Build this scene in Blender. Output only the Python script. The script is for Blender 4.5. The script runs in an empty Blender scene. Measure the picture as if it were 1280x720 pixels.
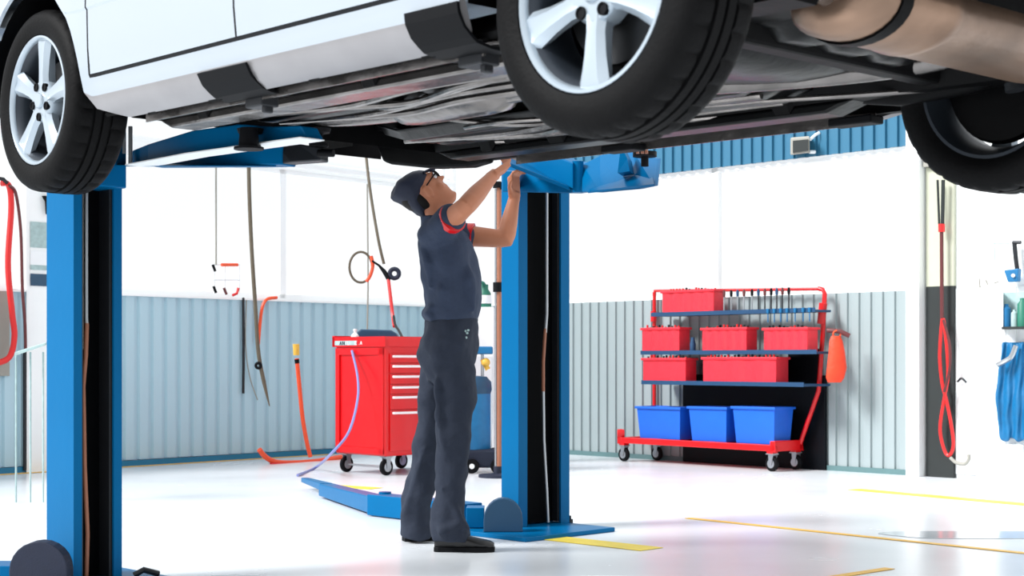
import bpy, bmesh, math, random
from mathutils import Vector, Matrix
random.seed(7)
PI = math.pi
V = Vector
C = bpy.context.scene.collection
F, HY, CH = 1925.0, 450.0, 0.86          # focal length in pixels of a 1280 frame, horizon row, eye height

def W(px, py, Z): return V(((px-640)/F*Z, Z, CH+(HY-py)/F*Z))
def G(px, py, z=0.0):
    Z = (CH-z)*F/(py-HY); return V(((px-640)/F*Z, Z, z))

# ------------------------------------------------------------------ materials
def lin(c):
    out = []
    for v in c:
        v /= 255.0
        out.append(v/12.92 if v <= .04045 else ((v+.055)/1.055)**2.4)
    return out
def mat(name, rgb, rough=.5, metal=0., var=.06, scale=12., bump=0., bscale=60., coat=0., spec=.5, alpha=None, trans=0.):
    m = bpy.data.materials.new(name); m.use_nodes = True
    nt = m.node_tree; b = nt.nodes['Principled BSDF']; L = nt.links
    c = lin(rgb)
    tc = nt.nodes.new('ShaderNodeTexCoord')
    n = nt.nodes.new('ShaderNodeTexNoise'); n.inputs['Scale'].default_value = scale; n.inputs['Detail'].default_value = 3
    L.new(tc.outputs['Object'], n.inputs['Vector'])
    mx = nt.nodes.new('ShaderNodeMix'); mx.data_type = 'RGBA'
    mx.inputs[6].default_value = (*[max(0, v*(1-var)) for v in c], 1)
    mx.inputs[7].default_value = (*[min(1, v*(1+var)) for v in c], 1)
    L.new(n.outputs['Fac'], mx.inputs[0]); L.new(mx.outputs[2], b.inputs['Base Color'])
    b.inputs['Roughness'].default_value = rough; b.inputs['Metallic'].default_value = metal
    b.inputs['Specular IOR Level'].default_value = spec
    b.inputs['Coat Weight'].default_value = coat; b.inputs['Coat Roughness'].default_value = .05
    if trans: b.inputs['Transmission Weight'].default_value = trans
    if bump:
        n2 = nt.nodes.new('ShaderNodeTexNoise'); n2.inputs['Scale'].default_value = bscale; n2.inputs['Detail'].default_value = 4
        L.new(tc.outputs['Object'], n2.inputs['Vector'])
        bp = nt.nodes.new('ShaderNodeBump'); bp.inputs['Strength'].default_value = bump; bp.inputs['Distance'].default_value = .01
        L.new(n2.outputs['Fac'], bp.inputs['Height']); L.new(bp.outputs['Normal'], b.inputs['Normal'])
    return m
M = {}
def defmat(k, *a, **kw): M[k] = mat(k, *a, **kw)
defmat('car_paint', (186,196,206), .25, .55, .02, 3, coat=.6)
defmat('sill_shade', (150,148,150), .3, .5, .15, 6)  # grey in place of body paint, painting shade on the sill's undercurl
defmat('seam', (14,16,20), .6, spec=.2)
defmat('car_glass', (20,28,34), .05, 0, .05, 3, spec=.8)
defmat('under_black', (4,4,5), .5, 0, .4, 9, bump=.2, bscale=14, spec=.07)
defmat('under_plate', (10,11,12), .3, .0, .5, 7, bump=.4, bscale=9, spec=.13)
defmat('under_metal', (120,116,114), .25, .85, .8, 9, bump=.4, bscale=16)
defmat('galv', (140,114,96), .36, .7, .8, 4, bump=.5, bscale=8)
defmat('tyre', (13,13,14), .6, 0, .25, 20, bump=.15, bscale=90, spec=.08)
defmat('rim', (176,188,198), .28, .5, .03, 5, coat=.2)
defmat('rim_dark', (44,50,58), .45, .5, .2, 8)
defmat('disc', (60,61,63), .4, .8, .2, 20)
defmat('lift_blue', (0,94,144), .3, .0, .07, 4, coat=.0, bump=.05, bscale=25, spec=.08)
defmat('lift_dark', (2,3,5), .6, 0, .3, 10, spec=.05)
defmat('steel', (170,174,178), .3, .8, .12, 25)
defmat('dark_steel', (40,42,46), .45, .5, .2, 25)
defmat('cable_copper', (150,96,72), .45, .1, .15, 20)
defmat('red', (212,4,14), .33, 0, .08, 8, coat=.1)
defmat('bin_red', (226,40,56), .42, 0, .16, 22, bump=.15, bscale=30)
defmat('bin_dark', (110,12,22), .5)
defmat('blue_bin', (22,96,205), .38, 0, .08, 10)
defmat('shelf_blue', (18,62,98), .45)
defmat('white_plastic', (232,236,238), .4, 0, .03)
defmat('handle_white', (240,232,232), .3, .1, .03)
defmat('rubber', (12,13,16), .6, spec=.12)
defmat('navy', (15,25,48), .7, 0, .2, 30, bump=.2, bscale=200)
defmat('shirt', (50,60,80), .8, 0, .12, 40, bump=.3, bscale=60, spec=.25)
defmat('trousers', (43,49,62), .85, 0, .12, 25, bump=.35, bscale=45, spec=.2)
defmat('skin', (186,122,92), .5, 0, .06, 25, spec=.3)
defmat('hair', (14,10,9), .6, spec=.2)
defmat('shoe', (20,20,22), .4)
defmat('orange', (236,82,40), .45, 0, .1, 14)
defmat('orange_bag', (240,62,24), .6, 0, .25, 16, bump=.4, bscale=30)
defmat('hose_red', (214,34,34), .4)
defmat('hose_dark', (92,36,38), .5)
defmat('hose_purple', (128,138,196), .35)
defmat('cord_brown', (92,82,66), .6, 0, .25, 20)
defmat('cord_grey', (150,148,140), .6)
defmat('concrete_dark', (28,34,34), .7, 0, .2, 8)
defmat('olive', (186,188,168), .7)
defmat('wall_white', (240,243,243), .6, 0, .02)
defmat('frame_white', (244,246,246), .4, 0, .01)
defmat('tool_blue', (0,100,150), .5, 0, .2, 20, bump=.3, bscale=25)
defmat('case_blue', (18,62,92), .5)
defmat('green', (30,110,90), .5)
defmat('trolley_shade', (12,15,20), .45, 0, .3, 6, spec=.12)  # near-black for the panels that paint the trolley's shadow
defmat('yellow', (240,214,70), .5, 0, .15, 10)
defmat('amber', (226,178,70), .5, 0, .2, 10)
defmat('print_grey', (160,184,184), .6, 0, .3, 30)
defmat('print_navy', (40,74,100), .6, 0, .2, 30)
defmat('base_teal', (18,112,150), .5)
defmat('base_grey', (88,120,122), .5)

def glass_mat():
    m = bpy.data.materials.new('window_glass'); m.use_nodes = True
    nt = m.node_tree; nt.nodes.remove(nt.nodes['Principled BSDF']); out = nt.nodes['Material Output']
    t = nt.nodes.new('ShaderNodeBsdfTransparent'); g = nt.nodes.new('ShaderNodeBsdfGlossy'); g.inputs['Roughness'].default_value = .05
    mx = nt.nodes.new('ShaderNodeMixShader'); mx.inputs[0].default_value = .04
    nt.links.new(t.outputs[0], mx.inputs[1]); nt.links.new(g.outputs[0], mx.inputs[2])
    nt.links.new(mx.outputs[0], out.inputs['Surface']); return m
M['glass'] = glass_mat()

def corr_mat(name, rgb, direction, period=.1):
    """painted sheet metal, faint colour drift from sheet to sheet"""
    m = mat(name, rgb, .42, .0, .04, 2.0, spec=.5); nt = m.node_tree
    return m
M['dado_left'] = corr_mat('dado_left', (172,202,214), None)
M['dado_right'] = corr_mat('dado_right', (150,162,164), None)
M['strip_blue'] = corr_mat('strip_blue', (44,104,134), None)
def floor_mat():
    m = mat('floor_epoxy', (222,226,230), .22, 0, .03, .7, spec=.5, bump=.02, bscale=6)
    nt = m.node_tree; b = nt.nodes['Principled BSDF']
    n = nt.nodes.new('ShaderNodeTexNoise'); n.inputs['Scale'].default_value = 1.3; n.inputs['Detail'].default_value = 5
    tc = nt.nodes.new('ShaderNodeTexCoord'); nt.links.new(tc.outputs['Object'], n.inputs['Vector'])
    mr = nt.nodes.new('ShaderNodeMapRange'); mr.inputs[3].default_value = .16; mr.inputs[4].default_value = .34
    nt.links.new(n.outputs['Fac'], mr.inputs[0]); nt.links.new(mr.outputs[0], b.inputs['Roughness'])
    return m
M['floor'] = floor_mat()

# ------------------------------------------------------------------ mesh builder
ROOTM = {}
def rootinv(o):
    while o.parent is not None: o = o.parent
    return ROOTM[o.name].inverted()
def frame(axis):
    a = V(axis).normalized(); h = V((0,0,1)) if abs(a.z) < .9 else V((1,0,0))
    x = h.cross(a).normalized(); return x, a.cross(x), a
class MB:
    def __init__(s): s.bm = bmesh.new(); s.mi = 0
    def _f(s, vs):
        try:
            f = s.bm.faces.new(vs); f.material_index = s.mi; return f
        except ValueError: return None
    def hexa(s, p):
        v = [s.bm.verts.new(q) for q in p]
        for f in ((0,3,2,1),(4,5,6,7),(0,1,5,4),(1,2,6,5),(2,3,7,6),(3,0,4,7)): s._f([v[i] for i in f])
        return s
    def box(s, c, size, R=None):
        c = V(c); hx, hy, hz = [v/2 for v in size]
        pts = [V(p) for p in ((-hx,-hy,-hz),(hx,-hy,-hz),(hx,hy,-hz),(-hx,hy,-hz),(-hx,-hy,hz),(hx,-hy,hz),(hx,hy,hz),(-hx,hy,hz))]
        if R is not None: pts = [R @ p for p in pts]
        return s.hexa([p+c for p in pts])
    def prism(s, poly, ext):
        ext = V(ext); a = [s.bm.verts.new(V(p)) for p in poly]; b = [s.bm.verts.new(V(p)+ext) for p in poly]
        s._f(a[::-1]); s._f(b); n = len(a)
        for i in range(n): s._f([a[i], a[(i+1)%n], b[(i+1)%n], b[i]])
        return s
    def loft(s, rings, cap=True, closed=True):
        R = [[s.bm.verts.new(V(p)) for p in r] for r in rings]; n = len(R[0])
        for i in range(len(R)-1):
            for j in range(n if closed else n-1):
                s._f([R[i][j], R[i][(j+1)%n], R[i+1][(j+1)%n], R[i+1][j]])
        if cap and closed: s._f(R[0][::-1]); s._f(R[-1])
        return s
    def tube(s, pts, r, seg=10, cap=True, round_ends=False):
        pts = [V(p) for p in pts]; n = len(pts)
        rs = list(r) if hasattr(r, '__len__') else [r]*n
        if round_ends:
            d0 = (pts[0]-pts[1]).normalized(); d1 = (pts[-1]-pts[-2]).normalized()
            a, b = pts[0], pts[-1]; ra, rb = rs[0], rs[-1]
            pts = [a+d0*ra*.95, a+d0*ra*.6] + pts + [b+d1*rb*.6, b+d1*rb*.95]
            rs = [ra*.3, ra*.8] + rs + [rb*.8, rb*.3]; n = len(pts)
        ref = None; rings = []
        for i, p in enumerate(pts):
            d = (pts[min(i+1,n-1)]-pts[max(i-1,0)]).normalized()
            if ref is None: x, y, _ = frame(d); ref = x
            x = (ref - d*ref.dot(d)).normalized(); ref = x; y = d.cross(x)
            rings.append([p+(x*math.cos(2*PI*k/seg)+y*math.sin(2*PI*k/seg))*rs[i] for k in range(seg)])
        return s.loft(rings, cap)
    def lathe(s, prof, o, axis, seg=32, rf=None, close=False):
        x, y, a = frame(axis); o = V(o); rings = []
        for (r, h) in prof:
            ring = []
            for k in range(seg):
                rr = rf(r, h, k) if rf else r
                t = 2*PI*k/seg; ring.append(o+a*h+(x*math.cos(t)+y*math.sin(t))*rr)
            rings.append(ring)
        return s.loft(rings, not close) if not close else s.loft(rings+[rings[0]], False)
    def loft_open(s, prof, o, axis, seg, rf):
        x, y, a = frame(axis); o = V(o)
        return s.loft([[o+a*h+(x*math.cos(2*PI*k/seg)+y*math.sin(2*PI*k/seg))*rf(r, h, k) for k in range(seg)] for (r, h) in prof], False)
    def ball(s, c, r, R=None, seg=16, rings=10):
        c = V(c); rr = r if hasattr(r, '__len__') else (r, r, r); L = []
        for i in range(1, rings):
            t = PI*i/rings; ring = []
            for k in range(seg):
                p = V((rr[0]*math.sin(t)*math.cos(2*PI*k/seg), rr[1]*math.sin(t)*math.sin(2*PI*k/seg), -rr[2]*math.cos(t)))
                ring.append(c+(R@p if R is not None else p))
            L.append(ring)
        return s.loft(L, True)
    def torus(s, c, axis, R, r, seg=32, rs=8, squash=1.):
        x, y, a = frame(axis); c = V(c); L = []
        for k in range(seg+1):
            t = 2*PI*k/seg; d = x*math.cos(t)+y*math.sin(t)*squash
            dn = (x*math.cos(t)+y*math.sin(t))
            L.append([c+d*R+dn*r*math.cos(2*PI*j/rs)+a*r*math.sin(2*PI*j/rs) for j in range(rs)])
        return s.loft(L, False)
    def grid(s, rows):
        return s.loft(rows, False, False)
    def build(s, name, mats, parent=None, smooth=False, bevel=0., loc=None, mods=None):
        bmesh.ops.remove_doubles(s.bm, verts=s.bm.verts, dist=1e-5)
        bmesh.ops.recalc_face_normals(s.bm, faces=s.bm.faces)
        me = bpy.data.meshes.new(name)
        o = bpy.data.objects.new(name, me)
        if parent is not None:
            s.bm.transform(rootinv(parent)); o.parent = parent
        else:
            if loc is None:
                xs = [v.co for v in s.bm.verts]
                lo = [min(v[i] for v in xs) for i in range(3)]; hi = [max(v[i] for v in xs) for i in range(3)]
                loc = V(((lo[0]+hi[0])/2, (lo[1]+hi[1])/2, lo[2]))
            s.bm.transform(Matrix.Translation(-V(loc))); o.location = loc
            ROOTM[o.name] = Matrix.Translation(loc)
        s.bm.to_mesh(me); s.bm.free()
        if not isinstance(mats, (list, tuple)): mats = [mats]
        for m in mats: me.materials.append(M[m] if isinstance(m, str) else m)
        C.objects.link(o)
        if parent is None and o.name not in ROOTM: ROOTM[o.name] = Matrix.Translation(loc)
        if smooth:
            for p in me.polygons: p.use_smooth = True
        if bevel:
            b = o.modifiers.new('bevel', 'BEVEL'); b.width = bevel; b.segments = 2; b.limit_method = 'ANGLE'; b.angle_limit = .6
        if smooth and not mods:
            es = o.modifiers.new('split', 'EDGE_SPLIT'); es.split_angle = math.radians(42)
        for (t, kw) in (mods or []):
            md = o.modifiers.new(t.lower(), t)
            for k, v in kw.items(): setattr(md, k, v)
        return o
def tag(o, label, cat, group=None):
    o['label'] = label; o['category'] = cat
    if group: o['group'] = group
    return o
def thing(name, label, cat, loc=(0,0,0), rotz=0., roty=0., group=None):
    o = bpy.data.objects.new(name, None); C.objects.link(o)
    o.location = loc; o.rotation_mode = 'XYZ'; o.rotation_euler = (0, roty, rotz); o.empty_display_size = .1
    ROOTM[o.name] = Matrix.Translation(V(loc)) @ Matrix.Rotation(rotz, 4, 'Z') @ Matrix.Rotation(roty, 4, 'Y')
    return tag(o, label, cat, group)
def struct(mb, name, m, **kw):
    o = mb.build(name, m, None, **kw); o['kind'] = 'structure'; return o
def copy_tree(o, parent=None):
    c = o.copy(); C.objects.link(c)
    if parent is not None: c.parent = parent
    for ch in list(o.children): copy_tree(ch, c)
    return c

# ------------------------------------------------------------------ the room
WL = (V((-3.17,12.45)), V((.6606,.7507)).normalized())
WR = (V((.554,14.03)), V((.6916,-.7223)).normalized())
NL = V((.7507,-.6606,0)).normalized()      # into the room
NR = V((-.7223,-.6916,0)).normalized()
def wall_s(px, wall):
    P, d = wall; r = (px-640)/F
    return (r*P.y-P.x)/(d.x-r*d.y)
def on_wall(px, py, wall, off=0.):
    """point on the wall plane (moved 'off' into the room) seen in that direction"""
    P, d = wall; n = NL if wall is WL else NR
    P2 = V((P.x+n.x*off, P.y+n.y*off)); r = (px-640)/F
    s = (r*P2.y-P2.x)/(d.x-r*d.y); q = P2+d*s
    return V((q.x, q.y, CH+(HY-py)/F*q.y))
def wp(wall, s, z, off=0.):
    P, d = wall; n = NL if wall is WL else NR
    return V((P.x+d.x*s+n.x*off, P.y+d.y*s+n.y*off, z))
SL1 = 3.80          # corner, measured along left wall
SR0 = -1.763*1.0    # corner along right wall
DADO, WTOP, CEIL = 1.38, 2.46, 4.4
fl = MB(); fl.grid([[V((x, y, 0)) for x in (-9,-3,3,9)] for y in (-3,2,8,16.5)])
o = fl.build('floor', 'floor', loc=(0,0,0)); o['kind'] = 'structure'
def strip_wall(mb, wall, s0, s1, z0, z1, t=.12):
    a, b = wp(wall,s0,z0), wp(wall,s1,z0); c, d = wp(wall,s1,z0,-t), wp(wall,s0,z0,-t); e = V((0,0,z1-z0))
    mb.hexa([a,b,c,d,a+e,b+e,c+e,d+e])
def corrugated(wall, s0, s1, z0, z1, pitch, depth, m, name, duty=.5):
    mb = MB(); pts = []; s = s0
    while s < s1:
        for fs, fo in ((0,0),(.5*duty,0),(.62*duty+.05,depth),(.95,depth)):
            pts.append((s+fs*pitch, fo))
        s += pitch
    pts.append((s1, 0))
    mb.grid([[wp(wall, a, z0, o_+.006) for a, o_ in pts], [wp(wall, a, z1, o_+.006) for a, o_ in pts]])
    return struct(mb, name, m)
SLa, SRb = -4.6, 7.2
# left wall
mb = MB(); strip_wall(mb, WL, SLa, SL1+.1, 0, DADO); strip_wall(mb, WL, SLa, SL1+.1, 2.56, 2.66); strip_wall(mb, WL, SLa, SL1+.1, 4.1, CEIL)
for s in (SLa, SL1): strip_wall(mb, WL, s, s+.1, DADO, 4.1)
struct(mb, 'wall_left', 'wall_white')
corrugated(WL, SLa, SL1, .05, DADO, .135, .022, 'dado_left', 'wall_left_dado')
mb = MB(); strip_wall(mb, WL, SLa, SL1, DADO, DADO+.03, .04)
mb.hexa([wp(WL,SLa,DADO,.05),wp(WL,SL1,DADO,.05),wp(WL,SL1,DADO,-.02),wp(WL,SLa,DADO,-.02),wp(WL,SLa,DADO+.02,.05),wp(WL,SL1,DADO+.02,.05),wp(WL,SL1,DADO+.02,-.02),wp(WL,SLa,DADO+.02,-.02)])
struct(mb, 'trim_1', 'frame_white')
mb = MB(); strip_wall(mb, WL, SLa, SL1, 0, .045, -.045); struct(mb, 'baseboard_left', 'base_teal')
# gutter rail between lower and upper windows
mb = MB(); a, b = wp(WL, 1.7, 2.60, .10), wp(WL, SL1, 2.60, .10); mb.tube([a, b], .035, 12); struct(mb, 'trim_2', 'frame_white', smooth=True)
# windows, frames and panes
def window(n, wall, s0, s1, z0, z1):
    fr = MB()
    for (a, b, c, d) in ((s0,s1,z0,z0+.035),(s0,s1,z1-.035,z1),(s0,s0+.035,z0,z1),(s1-.035,s1,z0,z1)):
        p = wp(wall,a,c,-.02); q = wp(wall,b,c,-.02); r = wp(wall,b,c,-.07); t = wp(wall,a,c,-.07); e = V((0,0,d-c))
        fr.hexa([p,q,r,t,p+e,q+e,r+e,t+e])
    f = struct(fr, 'window_%d' % n, 'frame_white')
    g = MB(); p = wp(wall,s0+.03,z0+.03,-.045); q = wp(wall,s1-.03,z0+.03,-.045); e = V((0,0,z1-z0-.06))
    g.hexa([p,q,q-(NL if wall is WL else NR)*.006,p-(NL if wall is WL else NR)*.006,p+e,q+e,q+e-(NL if wall is WL else NR)*.006,p+e-(NL if wall is WL else NR)*.006])
    g.build('pane', 'glass', f)
k = 1
for i in range(4):
    a = SLa+.1+i*(SL1-SLa-.1)/4; b = SLa+.1+(i+1)*(SL1-SLa-.1)/4
    window(k, WL, a, b, DADO+.03, 2.56); window(k+1, WL, a, b, 2.66, 4.1); k += 2
# right wall
sC = wall_s(1141, WR)                      # white column
sB = wall_s(690, WR)
sD0, sD1 = wall_s(1160, WR), wall_s(1195, WR)
mb = MB(); strip_wall(mb, WR, SR0, SRb, 0, DADO); strip_wall(mb, WR, sB, sC, WTOP, CEIL); strip_wall(mb, WR, sC, SRb, DADO, CEIL)
struct(mb, 'wall_right', 'wall_white')
corrugated(WR, SR0, sC, .03, DADO, .105, .016, 'dado_right', 'wall_right_dado')
corrugated(WR, sB, sC, WTOP, CEIL, .105, .02, 'strip_blue', 'wall_right_cladding')
corrugated(WR, sD1, SRb, .03, DADO, .08, .008, 'wall_white', 'wall_right_panel')
mb = MB(); strip_wall(mb, WR, SR0, sC, 0, .04, -.03); struct(mb, 'baseboard_right', 'base_grey')
window(k, WR, SR0+.05, sB, DADO, CEIL); window(k+1, WR, sB, (sB+sC)/2, DADO, WTOP); window(k+2, WR, (sB+sC)/2, sC, DADO, WTOP)
def col(name, m, s0, s1, z0, z1, off): 
    mb = MB(); a, b = wp(WR,s0,z0,off), wp(WR,s1,z0,off); c, d = wp(WR,s1,z0,-.02), wp(WR,s0,z0,-.02); e = V((0,0,z1-z0))
    mb.hexa([a,b,c,d,a+e,b+e,c+e,d+e]); return struct(mb, name, m, bevel=.004)
col('trim_3', 'frame_white', sC, sD0-.015, 0, CEIL, .10)
col('trim_4', 'concrete_dark', sD0, sD1, 0, 1.40, .03)
col('trim_5', 'olive', sD0, sD1, 1.40, 2.28, .03)
col('trim_6', 'cord_grey', sD0, sD1-.02, 2.28, 2.36, .07)
# painted floor lines
def line(n, p, q, w, m, z=.0015):
    p, q = V(p), V(q); d = (q-p).normalized(); nrm = V((-d.y, d.x, 0))*w/2
    mb = MB(); e = V((0,0,.002)); b = [p-nrm, q-nrm, q+nrm, p+nrm]; b = [V((v.x,v.y,z)) for v in b]
    mb.hexa(b+[v+e for v in b]); struct(mb, 'floor_marking_%d' % n, m)
line(1, wp(WL,SLa,0,.11), wp(WL,2.2,0,.11), .07, 'amber')
line(2, G(1068,612), G(1330,635), .13, 'yellow')
line(3, G(860,648), G(1330,697), .05, 'amber')
line(4, G(1040,722), G(1112,711), .05, 'amber')
line(5, G(690,673), G(815,687), .16, 'yellow')
line(6, G(405,607), G(470,611), .14, 'yellow')
mb = MB(); c0 = G(1215,669); mb.loft([[c0+V((math.cos(t)*.42*(1+.15*math.sin(3*t)), math.sin(t)*.2*(1+.2*math.cos(2*t)), h)) for t in [2*PI*i/28 for i in range(28)]] for h in (.001,.003)])
o = mb.build('floor_stain', mat('wet_patch', (206,213,218), .12, 0, .1, 5)); o['kind'] = 'structure'

# ------------------------------------------------------------------ the car
CO = V((.155, 3.284, CH+.739)); CA = math.atan2(.747, -.665); PITCH = -math.radians(1.13)
car = thing('car', 'silver white hatchback raised on the blue lift, seen from below its left side', 'car', CO, CA, PITCH)
CM = ROOTM[car.name]
def K(t, s, z): return CM @ V((t, -s, z))          # t forward, s towards the car's right, z above its underside
def Kd(t, s, z): return CM.to_3x3() @ V((t, -s, z))
def lerp(a, b, u): return a+(b-a)*u
def interp(tab, x):
    if x <= tab[0][0]: return tab[0][1]
    for (a, b), (c, d) in zip(tab, tab[1:]):
        if x <= c: return lerp(b, d, (x-a)/(c-a))
    return tab[-1][1]
HW = [(0,.835),(.025,.872),(.06,.893),(.125,.902),(.138,.908),(.22,.917),(.345,.921),(.352,.927),(.48,.925),(.60,.915),(.72,.885)]
TOP = [(-.85,.80),(-.72,.98),(-.35,1.12),(.3,1.20),(1.2,1.22),(1.75,1.18),(2.05,1.03),(2.5,.80),(2.62,.76),(3.1,.70),(3.4,.60),(3.58,.46)]
PLAN = [(-.85,.80),(-.75,.90),(-.45,.975),(-.1,1),(2.6,1),(3.0,.975),(3.3,.90),(3.5,.78),(3.58,.66)]
BOT = [(-.85,.26),(-.6,.22),(-.42,.16),(-.35,.0),(.38,.03),(.46,0),(2.14,0),(2.32,.045),(3.05,.05),(3.14,.22),(3.3,.25),(3.58,.30)]
AR, AZ = .405, .085; ARCH = ((0., AZ), (2.715, AZ))
zl = [0,.02,.045,.07,.10,.128,.138,.17,.22,.28,.345,.352,.42,.50,.58,.66,.72]
ts = sorted(set([2.14,2.2,2.24,.38,.46,-.85,-.8,-.75,-.65,-.55,3.14,3.2,3.3,3.4,3.48,3.54,3.58,.43,.44,1.375,1.385,2.262,2.272,1.0,.8,.6,1.2,1.6,1.8,2.0,2.15]+[round(c+AR*math.sin(a*PI/24),4) for c,_ in ARCH for a in range(-12,13)]+[-.45,-.42,3.13]))
def ring(t, side):
    top = interp(TOP, t); pl = interp(PLAN, t); zb = interp(BOT, t); pts = []
    belt = min(.72, top-.05)
    for z in zl:
        z2 = max(zb, z) if z < .72 else z
        z2 = min(z2, belt)
        for c, cz in ARCH:
            if abs(t-c) < AR: z2 = max(z2, min(cz+math.sqrt(AR*AR-(t-c)**2), belt))
        flare = 0.
        for c, cz in ARCH:
            d = math.hypot(t-c, z2-cz)
            if d < AR+.06: flare = .012*(1-max(0, d-AR)/.06)
        pts.append(((interp(HW, z2)+flare)*pl, z2))
    u = min(1, max(0, (top-.78)/.40)); re = lerp(.80, .60, u)*pl; rz = top-lerp(.012, .05, u)
    hb = pts[-1][0]
    for f in (.5, 1): pts.append((lerp(hb, re, f)+.02*(f==.5), lerp(belt, rz, f)))
    for f in (.5, 1): pts.append((re*(1-f), lerp(rz, top, 1-(1-f)**2)))
    return [K(t, .9-side*h, z) for h, z in pts]
bodymb = MB(); doors = {('front',1): MB(), ('rear',1): MB(), ('front',-1): MB(), ('rear',-1): MB()}
glassmb = {1: MB(), -1: MB()}; ws = MB(); rw = MB()
NB = len(zl)
for side in (1, -1):
    rings = [ring(t, side) for t in ts]
    for i in range(len(ts)-1):
        tm = (ts[i]+ts[i+1])/2; top = interp(TOP, tm)
        for j in range(NB+3):
            a, b, c, d = rings[i][j], rings[i][j+1], rings[i+1][j+1], rings[i+1][j]
            if (a-b).length < 1e-4 and (c-d).length < 1e-4: continue
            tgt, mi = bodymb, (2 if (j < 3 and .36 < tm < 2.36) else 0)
            if j < NB-1:
                zm = (zl[j]+zl[j+1])/2
                seam = (zl[j] == .128 and .43 < tm < 2.27) or (zm > .13 and (1.375 < tm < 1.385 or 2.262 < tm < 2.272 or .43 < tm < .44))
                if seam: mi = 1
                elif tm > 3.0 and zm < .52: mi = 1
                elif zm > .138 and .44 < tm < 1.375: tgt = doors[('rear',side)]
                elif zm > .138 and 1.385 < tm < 2.262: tgt = doors[('front',side)]
            elif j < NB+1:
                if top > .95 and -.45 < tm < 2.2 and not (1.36 < tm < 1.4): tgt = glassmb[side]
            else:
                if 1.8 < tm < 2.5: tgt = ws
                elif -.7 < tm < -.3: tgt = rw
            vs = [tgt.bm.verts.new(p) for p in ((a,b,c,d) if side == 1 else (d,c,b,a))]
            tgt.mi = mi; tgt._f(vs); tgt.mi = 0
# nose and tail closure
for t in (ts[0], ts[-1]):
    L = ring(t, 1); R_ = ring(t, -1); bodymb._f([bodymb.bm.verts.new(p) for p in L+R_[::-1]])
SOL = [('SOLIDIFY', dict(thickness=.012, offset=0)), ('EDGE_SPLIT', dict(split_angle=math.radians(35)))]
bodymb.build('body_shell', ['car_paint','seam','sill_shade'], car, smooth=True, mods=SOL)
for (n, side), m_ in doors.items():
    d_ = m_.build(n+'_door', 'car_paint', car, smooth=True, mods=SOL)
    tx = 1.52 if n == 'front' else .62
    h = MB(); s_ = .9-side*.955
    h.tube([K(tx, .9-side*.93, .60), K(tx+.02, s_, .605), K(tx+.16, s_, .61), K(tx+.18, .9-side*.93, .61)], .012, 8)
    h.build('handle', 'car_paint', d_, smooth=True)
for side in (1,-1): glassmb[side].build('side_window', 'car_glass', car, smooth=True)
ws.build('windscreen', 'car_glass', car, smooth=True); rw.build('rear_window', 'car_glass', car, smooth=True)
# headlights, tail lights
for side in (1,-1):
    h = MB(); h.ball(K(3.36, .9-side*.70, .53), (.16,.09,.06), CM.to_3x3()); h.build('headlight', 'steel', car, smooth=True)
    h = MB(); h.ball(K(-.80, .9-side*.70, .66), (.05,.10,.10), CM.to_3x3()); h.build('tail_light', 'hose_red', car, smooth=True)
# wheel arch liners
for c, cz in ARCH:
    for side in (1,-1):
        m_ = MB(); rows = []
        for k2 in range(25):
            a = PI*(k2/24)
            r = AR-.004
            t_, z_ = c+r*math.cos(a), cz+r*math.sin(a)
            rows.append([K(t_, .9-side*w, z_) for w in (.89,.8,.6,.52)]+[K(c+.1*math.cos(a), .9-side*.52, cz+.1*math.sin(a))])
        m_.grid(rows); m_.build('wheel_arch_liner', 'under_black', car, smooth=True)
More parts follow.
